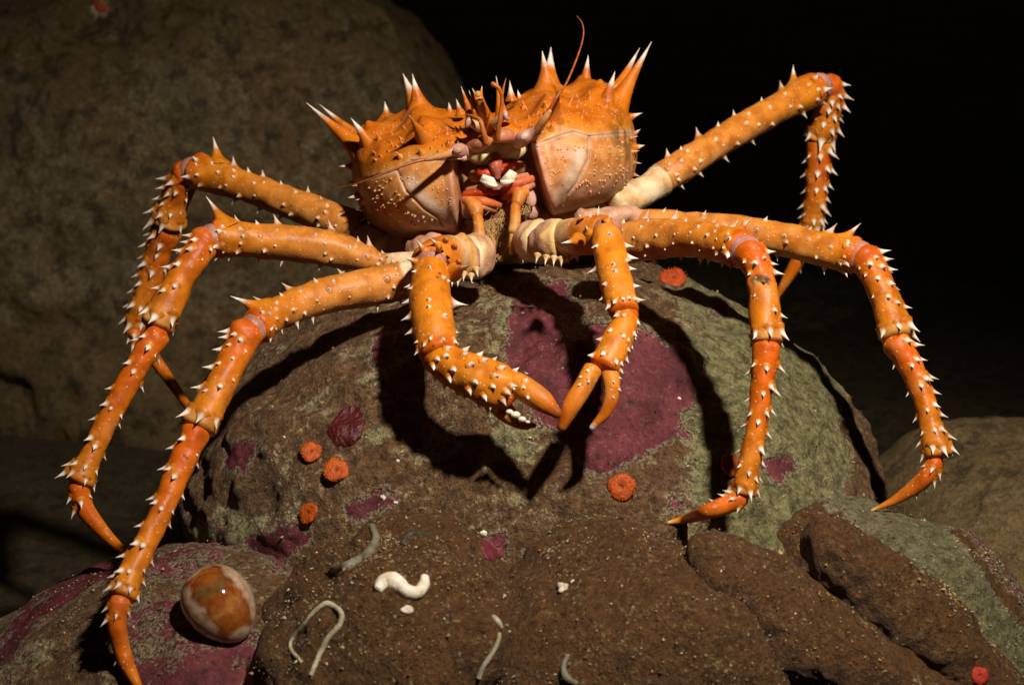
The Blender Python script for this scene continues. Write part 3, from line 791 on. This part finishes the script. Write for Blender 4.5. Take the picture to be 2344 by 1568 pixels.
f2 = seg([(1140, 925, 0.655, 26), (1165, 950, 0.655, 21), (1195, 970, 0.654, 14), (1222, 974, 0.652, 6)], limb_col(ORC*.9, ORC*.8), refL, 24, 22, (0.5, 1.0), 0.9)
for t, a in ((0.15, 30), (0.35, 0), (0.5, 30), (0.3, -40), (0.2, 75)): row(f1, a, [t], 8, 9, 0.5, ORC)
TOOTH = np.array([0.72, 0.64, 0.50])
for x, y, r in ((1166, 943, 9), (1180, 950, 12), (1195, 960, 10), (1208, 966, 6)):
    ellipsoid(body, P(x, y, 0.643), (RGT*S(r, .64), UPV*S(r*.75, .64), FWD*S(r, .64)), TOOTH, 12, 8)
claw_arm([(1389, 540, 0.690, 35), (1396, 580, 0.684, 38), (1404, 622, 0.677, 38), (1416, 672, 0.668, 38), (1428, 712, 0.661, 34)], refR)
joint(1431, 722, 0.663, 31, ORD)
h = seg([(1433, 730, 0.660, 29), (1422, 760, 0.656, 33), (1405, 795, 0.652, 36), (1384, 836, 0.648, 36)], limb_col(ORC, ORC, under=ORC, end=ORD),
        nrm(np.array([0.9, 0, -.2])), 32, 30, (0.6, 0.4), 0.9, 0.08)
hand_spines(h, 2, 13)
f1 = seg([(1356, 846, 0.645, 22), (1335, 885, 0.642, 22), (1308, 930, 0.640, 21), (1287, 975, 0.640, 12)], limb_col(ORC, ORC*np.array([.85, .62, .6]), end=np.array([.32, .08, .01])), refL, 24, 22, (0.5, 1.0), 0.9)
f2 = seg([(1396, 850, 0.648, 22), (1401, 895, 0.645, 18), (1389, 940, 0.644, 14), (1356, 978, 0.645, 7)], limb_col(ORC, ORC*np.array([.88, .7, .7]), end=TOOTH*.8), refR, 26, 20, (0.5, 1.0), 0.9)
for t, a in ((0.1, 20), (0.25, -10), (0.35, 30), (0.22, 50)): row(f1, a, [t], 8, 7.5, 0.5, ORC)
for t, a in ((0.12, 70), (0.3, 60), (0.2, 20), (0.45, 20)): row(f2, a, [t], 10, 7, 0.5, ORC)

# ---- face: epistome, mandibles, maxillipeds, antennal bases
def ft(pts, col, ns=18, nr=20, cap=(0.9, 0.9), lump=0.04): return seg(pts, col, UPV, nr, ns, cap, 1.0, lump + 0.10)
YEL = np.array([0.70, 0.55, 0.28]); ROSE = np.array([0.52, 0.20, 0.12]); DRED = np.array([0.42, 0.10, 0.06])
DF = D0 + 0.006
def fe(x, y, d, rx, ry, rd, col, rot=0.0):
    c, s = math.cos(rot), math.sin(rot)
    ellipsoid(body, P(x, y, d), ((RGT*c + UPV*s)*S(rx, d), (UPV*c - RGT*s)*S(ry, d), FWD*S(rd, d)), col, 20, 14)
fe(1140, 338, D0+0.014, 50, 30, 24, YEL*.85, 0.17); fe(1100, 358, D0+0.014, 36, 22, 20, YEL*0.95, -0.3); fe(1178, 347, D0+0.014, 34, 20, 20, YEL*.95, .5)  # epistome yellow scaled down, its shadow is put into the colour
ft([(1133, 366, D0+0.010, 17), (1135, 382, D0+0.007, 16), (1138, 405, D0+0.008, 9)], DRED)
fe(1112, 397, D0+0.010, 24, 13, 14, RED, -0.25); fe(1163, 384, D0+0.010, 24, 13, 14, RED, 0.45)
fe(1092, 403, D0+0.016, 20, 16, 14, ROSE, 0); fe(1186, 385, D0+0.016, 22, 16, 14, np.array([.6, .25, .12]), 0.2)
def plate(quad, d, thick, col):
    q = [P(x, y, d) for x, y in quad]; k = [p + FWD*thick for p in q]
    c = np.mean(q, axis=0) - FWD*thick*0.35
    V = q + k + [c]
    body.add(V, [(0, 1, 8), (1, 2, 8), (2, 3, 8), (3, 0, 8), (0, 4, 5, 1), (1, 5, 6, 2), (2, 6, 7, 3), (3, 7, 4, 0)], col)
plate([(1098, 413), (1106, 399), (1130, 407), (1139, 423)], D0-0.003, 0.006, np.array([0.86, 0.80, 0.68]))
plate([(1098, 413), (1139, 423), (1136, 430), (1113, 426)], D0-0.0035, 0.006, np.array([0.86, 0.80, 0.68]))
plate([(1145, 412), (1167, 388), (1184, 397), (1178, 413)], D0-0.003, 0.006, np.array([0.86, 0.80, 0.68]))
plate([(1145, 412), (1178, 413), (1162, 424), (1147, 424)], D0-0.0035, 0.006, np.array([0.86, 0.80, 0.68]))
for (a, b, r, c) in (((1066, 446), (1140, 441), 9, RED*.9), ((1066, 458), (1141, 470), 11, np.array([.58, .14, .04])), ((1072, 437), (1128, 432), 8, ROSE),
                     ((1070, 468), (1130, 482), 8, ROSE), ((1216, 411), (1152, 436), 10, np.array([.55, .13, .05])), ((1209, 427), (1152, 452), 10, RED*.85),
                     ((1218, 424), (1165, 458), 8, ROSE), ((1205, 402), (1165, 418), 7, ROSE)):
    mx, my = (a[0]+b[0])/2, (a[1]+b[1])/2
    ft([(a[0], a[1], DF+0.002, r), (mx, my-3, DF-0.003, r*1.05), (b[0], b[1], DF+0.004, r*.8)], c)
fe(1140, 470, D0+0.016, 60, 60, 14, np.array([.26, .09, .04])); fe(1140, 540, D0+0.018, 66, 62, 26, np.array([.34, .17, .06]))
def maxilliped(pts_list):
    for pts, c in pts_list: ft(pts, c, 20, 18, (0.8, 0.8), 0.03)
MX = np.array([0.60, 0.20, 0.03]); MXE = np.array([0.66, 0.34, 0.09])
mcol = lambda t, a: MX*(1-smooth(0.3, 1, t)[:, None]) + MXE*smooth(0.3, 1, t)[:, None]
maxilliped([([(1076, 464, DF-.002, 14), (1086, 474, DF-.004, 18), (1091, 490, DF-.006, 15)], MX), ([(1093, 498, DF-.007, 12), (1096, 525, DF-.010, 12.5), (1099, 553, DF-.012, 14)], mcol),
            ([(1100, 562, DF-.012, 9.5), (1104, 580, DF-.012, 11), (1113, 601, DF-.011, 5)], MXE)])
maxilliped([([(1200, 440, DF-.002, 14), (1190, 447, DF-.004, 17), (1184, 466, DF-.006, 14)], MX), ([(1180, 474, DF-.007, 12.5), (1179, 500, DF-.010, 12.5), (1177, 528, DF-.012, 13.5)], mcol),
            ([(1175, 537, DF-.012, 9), (1175, 555, DF-.012, 10.5), (1170, 580, DF-.011, 4)], MXE)])
fe(1210, 450, DF+.004, 16, 26, 10, PINK, .4); fe(1072, 484, DF+.004, 12, 18, 10, PINK, -.3); fe(1214, 478, DF+.012, 18, 26, 12, PINK*.9, 0.4)
fe(1126, 560, DF+.004, 9, 24, 8, np.array([.55, .33, .13]), .1)
for k in range(340):                        # bristles round the mouth
    cx, cy, sx_, sy_ = random.choice(((1122, 556, 10, 24), (1135, 585, 26, 8), (1165, 560, 14, 22), (1118, 520, 14, 24), (1150, 505, 12, 30), (1205, 480, 10, 14)))
    x = random.gauss(cx, sx_*.5); y = random.gauss(cy, sy_*.5); d = DF + random.uniform(-.002, .008)
    a = P(x, y, d); b_ = P(x + random.uniform(-14, 10), y + random.uniform(5, 16), d - random.uniform(0, .003))
    spine(body, a, b_-a, np.linalg.norm(b_-a), S(0.9, d), np.array([.50, .30, .10]), np.array([.72, .55, .28]), tip=.3, ns=4, nr=3, flare=0)
# antennule bases and antennal peduncles
for pts, c in (([(1078, 336, D0+.002, 13), (1096, 331, D0-.006, 17), (1113, 325, D0-.010, 13)], ROSE), ([(1172, 314, D0+.002, 13), (1156, 311, D0-.006, 17), (1139, 315, D0-.010, 13)], ROSE),
               ([(1066, 352, D0+.004, 16), (1050, 345, D0-.006, 17), (1036, 349, D0-.010, 10), (1026, 352, D0-.012, 8)], PINK), ([(1186, 325, D0+.004, 16), (1200, 315, D0-.006, 17), (1218, 303, D0-.010, 10), (1228, 296, D0-.012, 8)], PINK),
               ([(1139, 316, D0-.012, 7), (1142, 290, D0-.016, 6), (1147, 255, D0-.018, 5), (1149, 228, D0-.020, 4.5), (1143, 204, D0-.022, 4), (1128, 193, D0-.022, 6)], np.array([.42, .11, .015])),
               ([(1113, 327, D0-.012, 7), (1106, 300, D0-.014, 6), (1099, 276, D0-.014, 5), (1085, 268, D0-.012, 4), (1070, 264, D0-.008, 3)], np.array([.42, .11, .015])),
               ([(1149, 228, D0-.020, 3), (1152, 205, D0-.022, 2.4), (1158, 180, D0-.022, 0.8)], np.array([.45, .12, .02])),
               ([(1228, 297, D0-.012, 8), (1245, 275, D0-.016, 9), (1258, 256, D0-.018, 5)], np.array([.50, .22, .08])), ([(1028, 352, D0-.012, 8), (1000, 360, D0-.018, 8), (975, 366, D0-.020, 5)], np.array([.50, .22, .08]))):
    ft(pts, c, 16, 22)
bs(1222, 312, D0-.006, 1257, 298, D0-.012, 7, .1, PINK); bs(1060, 362, D0-.004, 1030, 366, D0-.010, 7, .2, PINK)
fe(1048, 344, D0-.014, 12, 9, 9, np.array([.58, .36, .28]), 0.1); fe(1200, 313, D0-.014, 12, 9, 9, np.array([.58, .36, .28]), .6)
# scar on the front right knee
Vb = np.vstack(body.v); Cb = np.vstack(body.c)
sc = P(1756, 638, 0.633); q = Vb - sc
dd = np.hypot((q @ RGT)/S(25, .63), (q @ UPV)/S(17, .63)) + 0.35*fbm(Vb, 420, 3, 66) + np.where(np.abs(q @ FWD) > 0.02, 9, 0)
m = smooth(1.0, 0.75, dd)[:, None]; inner = smooth(0.55, 0.35, np.hypot((q @ RGT + S(3, .63))/S(25, .63), (q @ UPV + S(9, .63))/S(17, .63)) + 0.3*fbm(Vb, 420, 3, 68))[:, None]
Cb = Cb*(1-m) + (np.array([.085, .030, .008])*(1-inner) + np.array([.42, .24, .08])*inner)*m
Vb = Vb + nrm(Vb - CO)*(0.0011*m)
body.v = [Vb]; body.c = [Cb]

crab = body.build('king_crab', SHELL)
tag(crab, 'spiny orange king crab standing on the encrusted boulder with legs spread', 'crab')

# parts of their own look
SKIN = plain_material('antenna_skin', 0.4, 0.3, 0.2)
def antenna(pts, lab):
    mb = MB(); n = len(pts)
    tube(mb, [P(x, y, d) for x, y, d, r in pts], [S(r, d) for x, y, d, r in pts], np.array([.40, .10, .02]), UPV, 8, 60, (1, 1))
    o = mb.build('antenna', SKIN, crab); o['label'] = lab
antenna([(1250, 268, D0-.016, 4.5), (1275, 222, D0-.018, 3.4), (1297, 190, D0-.012, 2.8), (1322, 130, D0-.002, 2.2), (1335, 85, D0+.004, 1.8), (1333, 55, D0+.006, 1.3), (1321, 38, D0+.008, .8)], 'thin red whip antenna rising above the shell')
antenna([(985, 363, D0-.019, 4.5), (940, 374, D0-.022, 3.4), (880, 397, D0-.024, 2.6), (820, 420, D0-.018, 1.8), (765, 432, D0-.008, .8)], 'thin red whip antenna lying across the cheek')
EYE = plain_material('eye_skin', 0.15, 0.5, 0.05)
def eye(x, y, d, lx, sx, sy):
    mb = MB()
    tube(mb, [P(sx, sy, d+.006), P((sx+x)/2, (sy+y)/2, d+.002), P(x, y, d)], [S(11, d), S(10, d), S(8, d)], np.array([.66, .42, .24]), UPV, 16, 14, (.5, .8))
    ellipsoid(mb, P(x + lx*4, y, d-.001), (RGT*S(8, d), (UPV + RGT*-.25*lx)*S(13, d), FWD*S(9, d)), np.array([.62, .30, .24]), 18, 12)
    ellipsoid(mb, P(x + lx*9, y-1, d-.002), (RGT*S(3, d), UPV*S(5, d), FWD*S(4, d)), np.array([.20, .06, .05]), 14, 10)
    mb.build('eye', EYE, crab)
eye(1076, 280, D0-.008, -1, 1096, 292); eye(1154, 265, D0-.008, 1, 1132, 284)

# ------------------------------------------------------------------ cowrie
def cowrie():
    c0, n0, d0 = hit(505, 1440)
    if c0 is None: d0 = 0.62
    d1 = hit(503, 1384)[2]; d2 = hit(503, 1466)[2]
    if d1 and d2: d0 = 0.55*d1 + 0.45*d2 - 0.004
    c = P(503, 1384, d0)
    long_ = nrm(RGT*0.62 - UPV*0.78 - FWD*0.25); nor = nrm(nrm(RGT*0.45 + UPV*0.35 - FWD*0.95)); nor = nrm(nor - long_*(nor@long_))
    wid = np.cross(long_, nor)
    a, bw, h = S(97, d0), S(80, d0), S(74, d0)
    rows, cols = [], []; ns, nr = 72, 60
    ang = np.linspace(0, 2*np.pi, ns, endpoint=False)
    for i in range(nr+1):
        t = -1 + 2*i/nr; tt = math.sin(t*math.pi/2)
        k = math.sqrt(max(1 - tt*tt, 0))*(1 + 0.10*tt)
        x = np.cos(ang)*k; y = np.sin(ang)*k
        y = np.where(y < 0, y*0.45, y)
        V = c + long_*a*tt*-1 + wid[None]*(bw*x)[:, None] + nor[None]*(h*y)[:, None]
        rows.append(V)
        s = np.cos(ang)*k
        nz = 0.22*fbm(V, 110, 3, 3) + 0.10*fbm(V, 300, 2, 4)
        C = np.tile(np.array([.24, .062, .010]), (ns, 1))
        band = np.exp(-((tt - 0.25 + nz)/0.16)**2)[:, None]*0.8; C = C*(1-band) + np.array([.12, .075, .025])*band
        b2 = np.exp(-((tt + 0.35 + nz)/0.14)**2)[:, None]*0.7; C = C*(1-b2) + np.array([.42, .17, .045])*b2
        rim = np.maximum(smooth(0.45, 0.62, np.abs(s - 0.12) + nz), smooth(0.2, -0.05, y))[:, None]
        rim = np.maximum(rim, smooth(0.80, 0.90, abs(tt) + nz*.6)[:, None])
        edge = np.exp(-((np.abs(s-0.12)+nz-0.45)/0.06)**2)[:, None]*0.7
        C = C*(1-edge) + np.array([.13, .03, .006])*edge
        C = C*(1-rim) + np.array([.42, .29, .20])*rim
        cols.append(C)
    mb = MB(); mb.add(np.vstack(rows), grid_faces(nr+1, ns), np.vstack(cols))
    m = plain_material('cowrie_gloss', 0.06, 0.6, 0.0)
    m.node_tree.nodes['Principled BSDF'].inputs['Coat Weight'].default_value = 0.6
    o = mb.build('cowrie_shell', m)
    tag(o, 'glossy brown and cream cowrie shell at the lower left', 'shell')
cowrie()

# ------------------------------------------------------------------ cup corals, sponges, worm tubes
CORAL = plain_material('coral_flesh', 0.55, 0.3, 0.8, 700, 0.2, 0.001)
def basis(n):
    h = np.array([0.3, 0.2, 0.93]); a = nrm(np.cross(n, h)); return a, np.cross(n, a)
def cup_coral(x, y, rpx, label, colr=(0.50, 0.085, 0.005)):
    p, n, d = hit(x, y)
    if p is None: print('NO HIT coral', x, y); return
    n = nrm(n + (CO - p)/np.linalg.norm(CO - p)*0.5); a, b = basis(n); R = S(rpx, d)
    e = bpy.data.objects.new('cup_coral', None); COL.objects.link(e); tag(e, label, 'coral', 'orange cup corals on the rocks')
    e.location = p; bpy.context.view_layer.update()
    col = np.array(colr)
    ns = 48; ang = np.linspace(0, 2*np.pi, ns, endpoint=False)
    mb = MB(); rows = []
    for r, h in ((0.82, -0.25), (0.80, 0.10), (0.86, 0.30)):
        rows.append(p + n*R*h + R*r*(np.cos(ang)[:, None]*a + np.sin(ang)[:, None]*b))
    mb.add(np.vstack(rows), grid_faces(3, ns), col*0.8)
    q = mb.build('column', CORAL, e); q.location = -p
    mb = MB(); rows = []; cols = []
    for r, h in ((0.86, 0.30), (0.98, 0.36), (1.0, 0.44), (0.9, 0.52), (0.7, 0.55), (0.45, 0.57), (0.25, 0.55), (0.12, 0.50), (0.01, 0.46)):
        wob = 1 + 0.015*np.cos(ang*24)*(r > 0.2) + 0.06*np.sin(3*ang + x) + 0.04*np.sin(5*ang+y)
        hh = h + 0.02*np.cos(ang*24)*(0.2 < r < 0.95)
        rows.append(p + n*R*hh[:, None] + R*r*(wob*np.cos(ang))[:, None]*a + R*r*(wob*np.sin(ang))[:, None]*b)
        cols.append(np.tile(col*(0.55 if r < 0.15 else 1.0), (ns, 1)))
    mb.add(np.vstack(rows), grid_faces(9, ns), np.vstack(cols))
    q = mb.build('oral_disc', CORAL, e); q.location = -p
    mb = MB()
    for k in range(260):
        t = random.uniform(0, 2*math.pi); r = random.uniform(0.25, 1.03)
        o_ = p + n*R*0.48 + R*r*(math.cos(t)*a + math.sin(t)*b)
        dr = n*random.uniform(.4, 1.0) + (math.cos(t)*a + math.sin(t)*b)*random.uniform(.2, 1.0)*r
        spine(mb, o_, dr, R*random.uniform(.08, .20), R*0.04, col, col*np.array([1.05, 1.4, 2]), tip=.5, ns=5, nr=4, flare=0)
    q = mb.build('tentacles', CORAL, e); q.location = -p
cup_coral(713, 1037, 24, 'upright orange cup coral on the boulder, left one of the close pair')
cup_coral(771, 1080, 29, 'orange cup coral on the boulder, right one of the close pair')
cup_coral(712, 1176, 24, 'half hidden orange cup coral above the brown turf rock with worm tubes')
cup_coral(1422, 1114, 31, 'bright orange cup coral below the purple crust patch')
cup_coral(1668, 1067, 25, 'orange cup coral touching the front right leg')
cup_coral(1540, 645, 30, 'shaded orange cup coral at the top of the boulder behind the right claw', (0.45, 0.06, 0.006))
cup_coral(2240, 1545, 20, 'small red polyp at the bottom right corner on the green ridged rock', (0.5, 0.04, 0.02))

def sponge(pts, label, col, thick=4.0):
    ps = [hit(x, y) for x, y in pts]
    c = hit(sum(x for x, y in pts)/len(pts), sum(y for x, y in pts)/len(pts))
    if any(q[0] is None for q in ps) or c[0] is None: print('NO HIT sponge'); return
    n = c[1]; mb = MB(); rim = catmull([q[0] for q in ps] + [ps[0][0]], 60)[:-1]; rows = []
    for k, hgt in ((1.03, -1.0), (1.0, 0.4), (0.96, 0.9), (0.85, 1.1), (0.6, 1.2), (0.3, 1.2), (0.02, 1.2)):
        pts3 = c[0] + (rim - c[0])*(k*(1 + 0.16*fbm(rim, 260, 3, 31))[:, None])
        q3 = []
        for p in pts3:
            dirv = nrm(p - CO); loc = BVH.ray_cast(Vector(CO), Vector(dirv))[0]
            q3.append(np.array(loc) if loc is not None else p)
        q3 = np.array(q3) + n*S(thick, c[2])*hgt
        q3 = q3 + n*(S(1.5, c[2])*fbm(q3, 300, 2, 4))[:, None]
        rows.append(q3)
    mb.add(np.vstack(rows), grid_faces(7, 59), col)
    o = mb.build('encrusting_sponge', SPONGE); tag(o, label, 'sponge')
SPONGE = plain_material('sponge_flesh', 0.5, 0.4, 1.0, 500, 0, 0.0012)
sponge([(765, 960), (790, 935), (815, 928), (833, 945), (830, 985), (815, 1012), (790, 1022), (765, 1018), (750, 990)], 'dark crimson crusting sponge patch above the pair of cup corals', np.array([.075, .004, .005]))
sponge([(1100, 1236), (1125, 1226), (1152, 1240), (1150, 1270), (1130, 1283), (1108, 1272)], 'small plum coloured crust beside the white pebble above the brown turf rock', np.array([.15, .022, .035]), 2.5)

WORM = plain_material('limy_tube', 0.5, 0.3, 0.8, 600, 0, 0.0006)
def worm(pts, label, col, name='worm_tube', open_end=False, lift=0.4, closed=False):
    """pts: (x, y, radius px) laid on the rock"""
    ctrl, rad = [], []
    for x, y, r in pts:
        p, n, d = hit(x, y)
        if p is None: print('NO HIT worm', x, y); return
        ctrl.append(p + n*S(r*lift, d)); rad.append(S(r, d))
    mb = MB()
    tube(mb, ctrl, rad, col, UPV, 14, 16*len(pts), (0.4, 0.4), 1.0, 0.25)
    o = mb.build(name, WORM); tag(o, label, 'worm tube')
    if open_end:
        mb = MB(); p = ctrl[0] ; t = nrm(ctrl[0] - ctrl[1]); a, b = basis(t); k = rad[0]*0.62
        ellipsoid(mb, p + t*rad[0]*0.30 + nrm(CO-p)*rad[0]*0.25, (a*k, b*k, t*k*0.5), np.array([.01, .008, .006])); mb.build('tube_mouth', WORM, o)
WH = np.array([.82, .74, .62]); GY = np.array([.34, .31, .22]); DG = np.array([.050, .040, .020])
worm([(866, 1352, 11), (880, 1338, 18), (905, 1340, 21), (930, 1358, 18), (952, 1360, 16), (968, 1342, 14), (972, 1322, 10)],
     'thick glossy white curled worm tube on the brown turf rock', WH)
worm([(766, 1304, 13), (795, 1298, 13), (825, 1284, 13), (850, 1262, 12), (860, 1232, 11), (852, 1205, 8)], 'grey tube with open round end above the white curled tube', GY*.55, open_end=True, lift=0.1)
worm([(712, 1545, 6), (718, 1530, 6), (735, 1490, 7), (755, 1455, 7), (778, 1430, 7), (782, 1405, 7), (765, 1388, 7), (745, 1382, 7), (720, 1400, 7), (700, 1425, 6), (672, 1460, 6), (666, 1485, 5), (690, 1515, 5)],
     'pale thin worm tube bent into a narrow loop right of the cowrie', GY*1.25, lift=0.1)
worm([(1095, 1550, 7), (1105, 1525, 6), (1125, 1495, 6), (1140, 1465, 5), (1142, 1450, 5)], 'pale straight worm tube between the two brown turf rocks', GY)
worm([(1128, 1412, 5), (1136, 1422, 7), (1146, 1437, 5)], 'short pale curved tube left of the domed brown rock', GY*1.2)
worm([(920, 1245, 8), (940, 1222, 12), (975, 1225, 10), (1000, 1235, 7)], 'dark olive strip added for an arched groove near the top of the brown turf rock', DG, lift=-0.25)  # added dark strip, stands for a groove in the turf, no worm tube
worm([(1300, 1500, 6), (1290, 1525, 8), (1298, 1550, 9), (1320, 1566, 8)], 'grey green tube at the bottom edge on the domed brown rock', GY*.5)

def pebble(x, y, r, label, col):
    p, n, d = hit(x, y)
    if p is None: return
    a, b = basis(n); k = S(r, d); mb = MB()
    ellipsoid(mb, p + n*k*0.1, (a*k*random.uniform(1.0, 1.5), b*k*random.uniform(.6, .9), n*k*.45), col, 14, 10)
    V = mb.v[0]; mb.v[0] = V + nrm(V - p)*(k*0.8*fbm(V, 1.1/k, 3, int(x)))[:, None]
    o = mb.build('shell_fragment', WORM); tag(o, label, 'shell fragment', 'white shell fragments on the rocks')
for x, y, r, l in ((1107, 1222, 9, 'white shell chip beside the small plum crust'), (910, 1054, 5, 'tiny white chip left of the left claw shadow'), (878, 1138, 6, 'white chip below the cup coral pair, upper of two'),
                (905, 1150, 5, 'white chip below the cup coral pair, lower of two'), (1290, 1345, 15, 'broken pale shell on the left flank of the domed brown rock'), (1310, 1330, 8, 'small chip at the top of the broken pale shell'),
                (650, 1000, 4, 'tiny white chip left of the crimson sponge'), (1205, 855, 4, 'tiny white grain above the left claw hand'), (930, 1395, 12, 'crumbled pale shell under the white curled tube'), (1555, 912, 4, 'tiny white grain on the purple crust patch')):
    pebble(x, y, r, l, WH*random.uniform(.75, 1.0))

# small orange and white animal on the far boulder
p, n, d = hit(232, 18)
if p is not None:
    mb = MB(); k = S(22, d)
    e = bpy.data.objects.new('anemone', None); COL.objects.link(e); e.location = p
    tag(e, 'small orange and white anemone at the top left on the dim boulder', 'anemone')
    a, b = basis(n)
    ellipsoid(mb, p, (a*k, b*k*.7, n*k*.6), np.array([.6, .10, .02])); q = mb.build('column', CORAL, e); q.location = -p
    mb = MB()
    for i in range(40):
        t = random.uniform(0, 6.28); dr = nrm(n*.5 + math.cos(t)*a + math.sin(t)*b - UPV*.4)
        spine(mb, p + dr*k*.5, dr, k*random.uniform(.7, 1.3), k*.12, np.array([.7, .5, .3]), np.array([.8, .75, .6]), ns=5, nr=4)
    q = mb.build('tentacles', CORAL, e); q.location = -p

# ------------------------------------------------------------------ loose sediment grains on the rocks
def grains():
    octv = np.array([(1, 0, 0), (-1, 0, 0), (0, 1, 0), (0, -1, 0), (0, 0, 1), (0, 0, -1)], float)
    octf = np.array([(0, 2, 4), (2, 1, 4), (1, 3, 4), (3, 0, 4), (2, 0, 5), (1, 2, 5), (3, 1, 5), (0, 3, 5)])
    picks = []
    for k, n in ((0, 12000), (3, 12000), (4, 11000), (5, 5000), (6, 5000), (7, 5000), (8, 4000)):
        V = BLOBS[k][0]; px, py, d = proj(V)
        ok = np.where((px > -30) & (px < IW+30) & (py > 560) & (py < IH+20))[0]
        picks.append(V[RNG.choice(ok, n)])
    C = np.vstack(picks) + RNG.normal(0, 0.0008, (sum(len(p) for p in picks), 3))
    keep = fbm(C, 45, 3, 14) + RNG.normal(0, .25, len(C)) > 0.0
    C = C[keep]; n = len(C)
    R_ = RNG.gamma(2.2, 0.00013, n)[:, None, None]
    J = octv[None]*RNG.uniform(.5, 1.3, (n, 6, 3)) + RNG.normal(0, .22, (n, 6, 3))
    V = (C[:, None] + J*R_).reshape(-1, 3)
    F = (octf[None] + (np.arange(n)*6)[:, None, None]).reshape(-1, 3)
    pal = np.array([(.46, .34, .15), (.30, .17, .06), (.12, .07, .03), (.30, .28, .17), (.55, .48, .34), (.2, .06, .05)])
    col = pal[RNG.choice(6, n, p=[.22, .28, .2, .2, .06, .04])]
    mb = MB(); mb.add(V, F.tolist(), np.repeat(col, 6, axis=0))
    o = mb.build('sediment_grains', WORM, smooth_=False)
    tag(o, 'fine pale and brown sediment grains scattered over the rocks', 'sediment', kind='stuff')
grains()
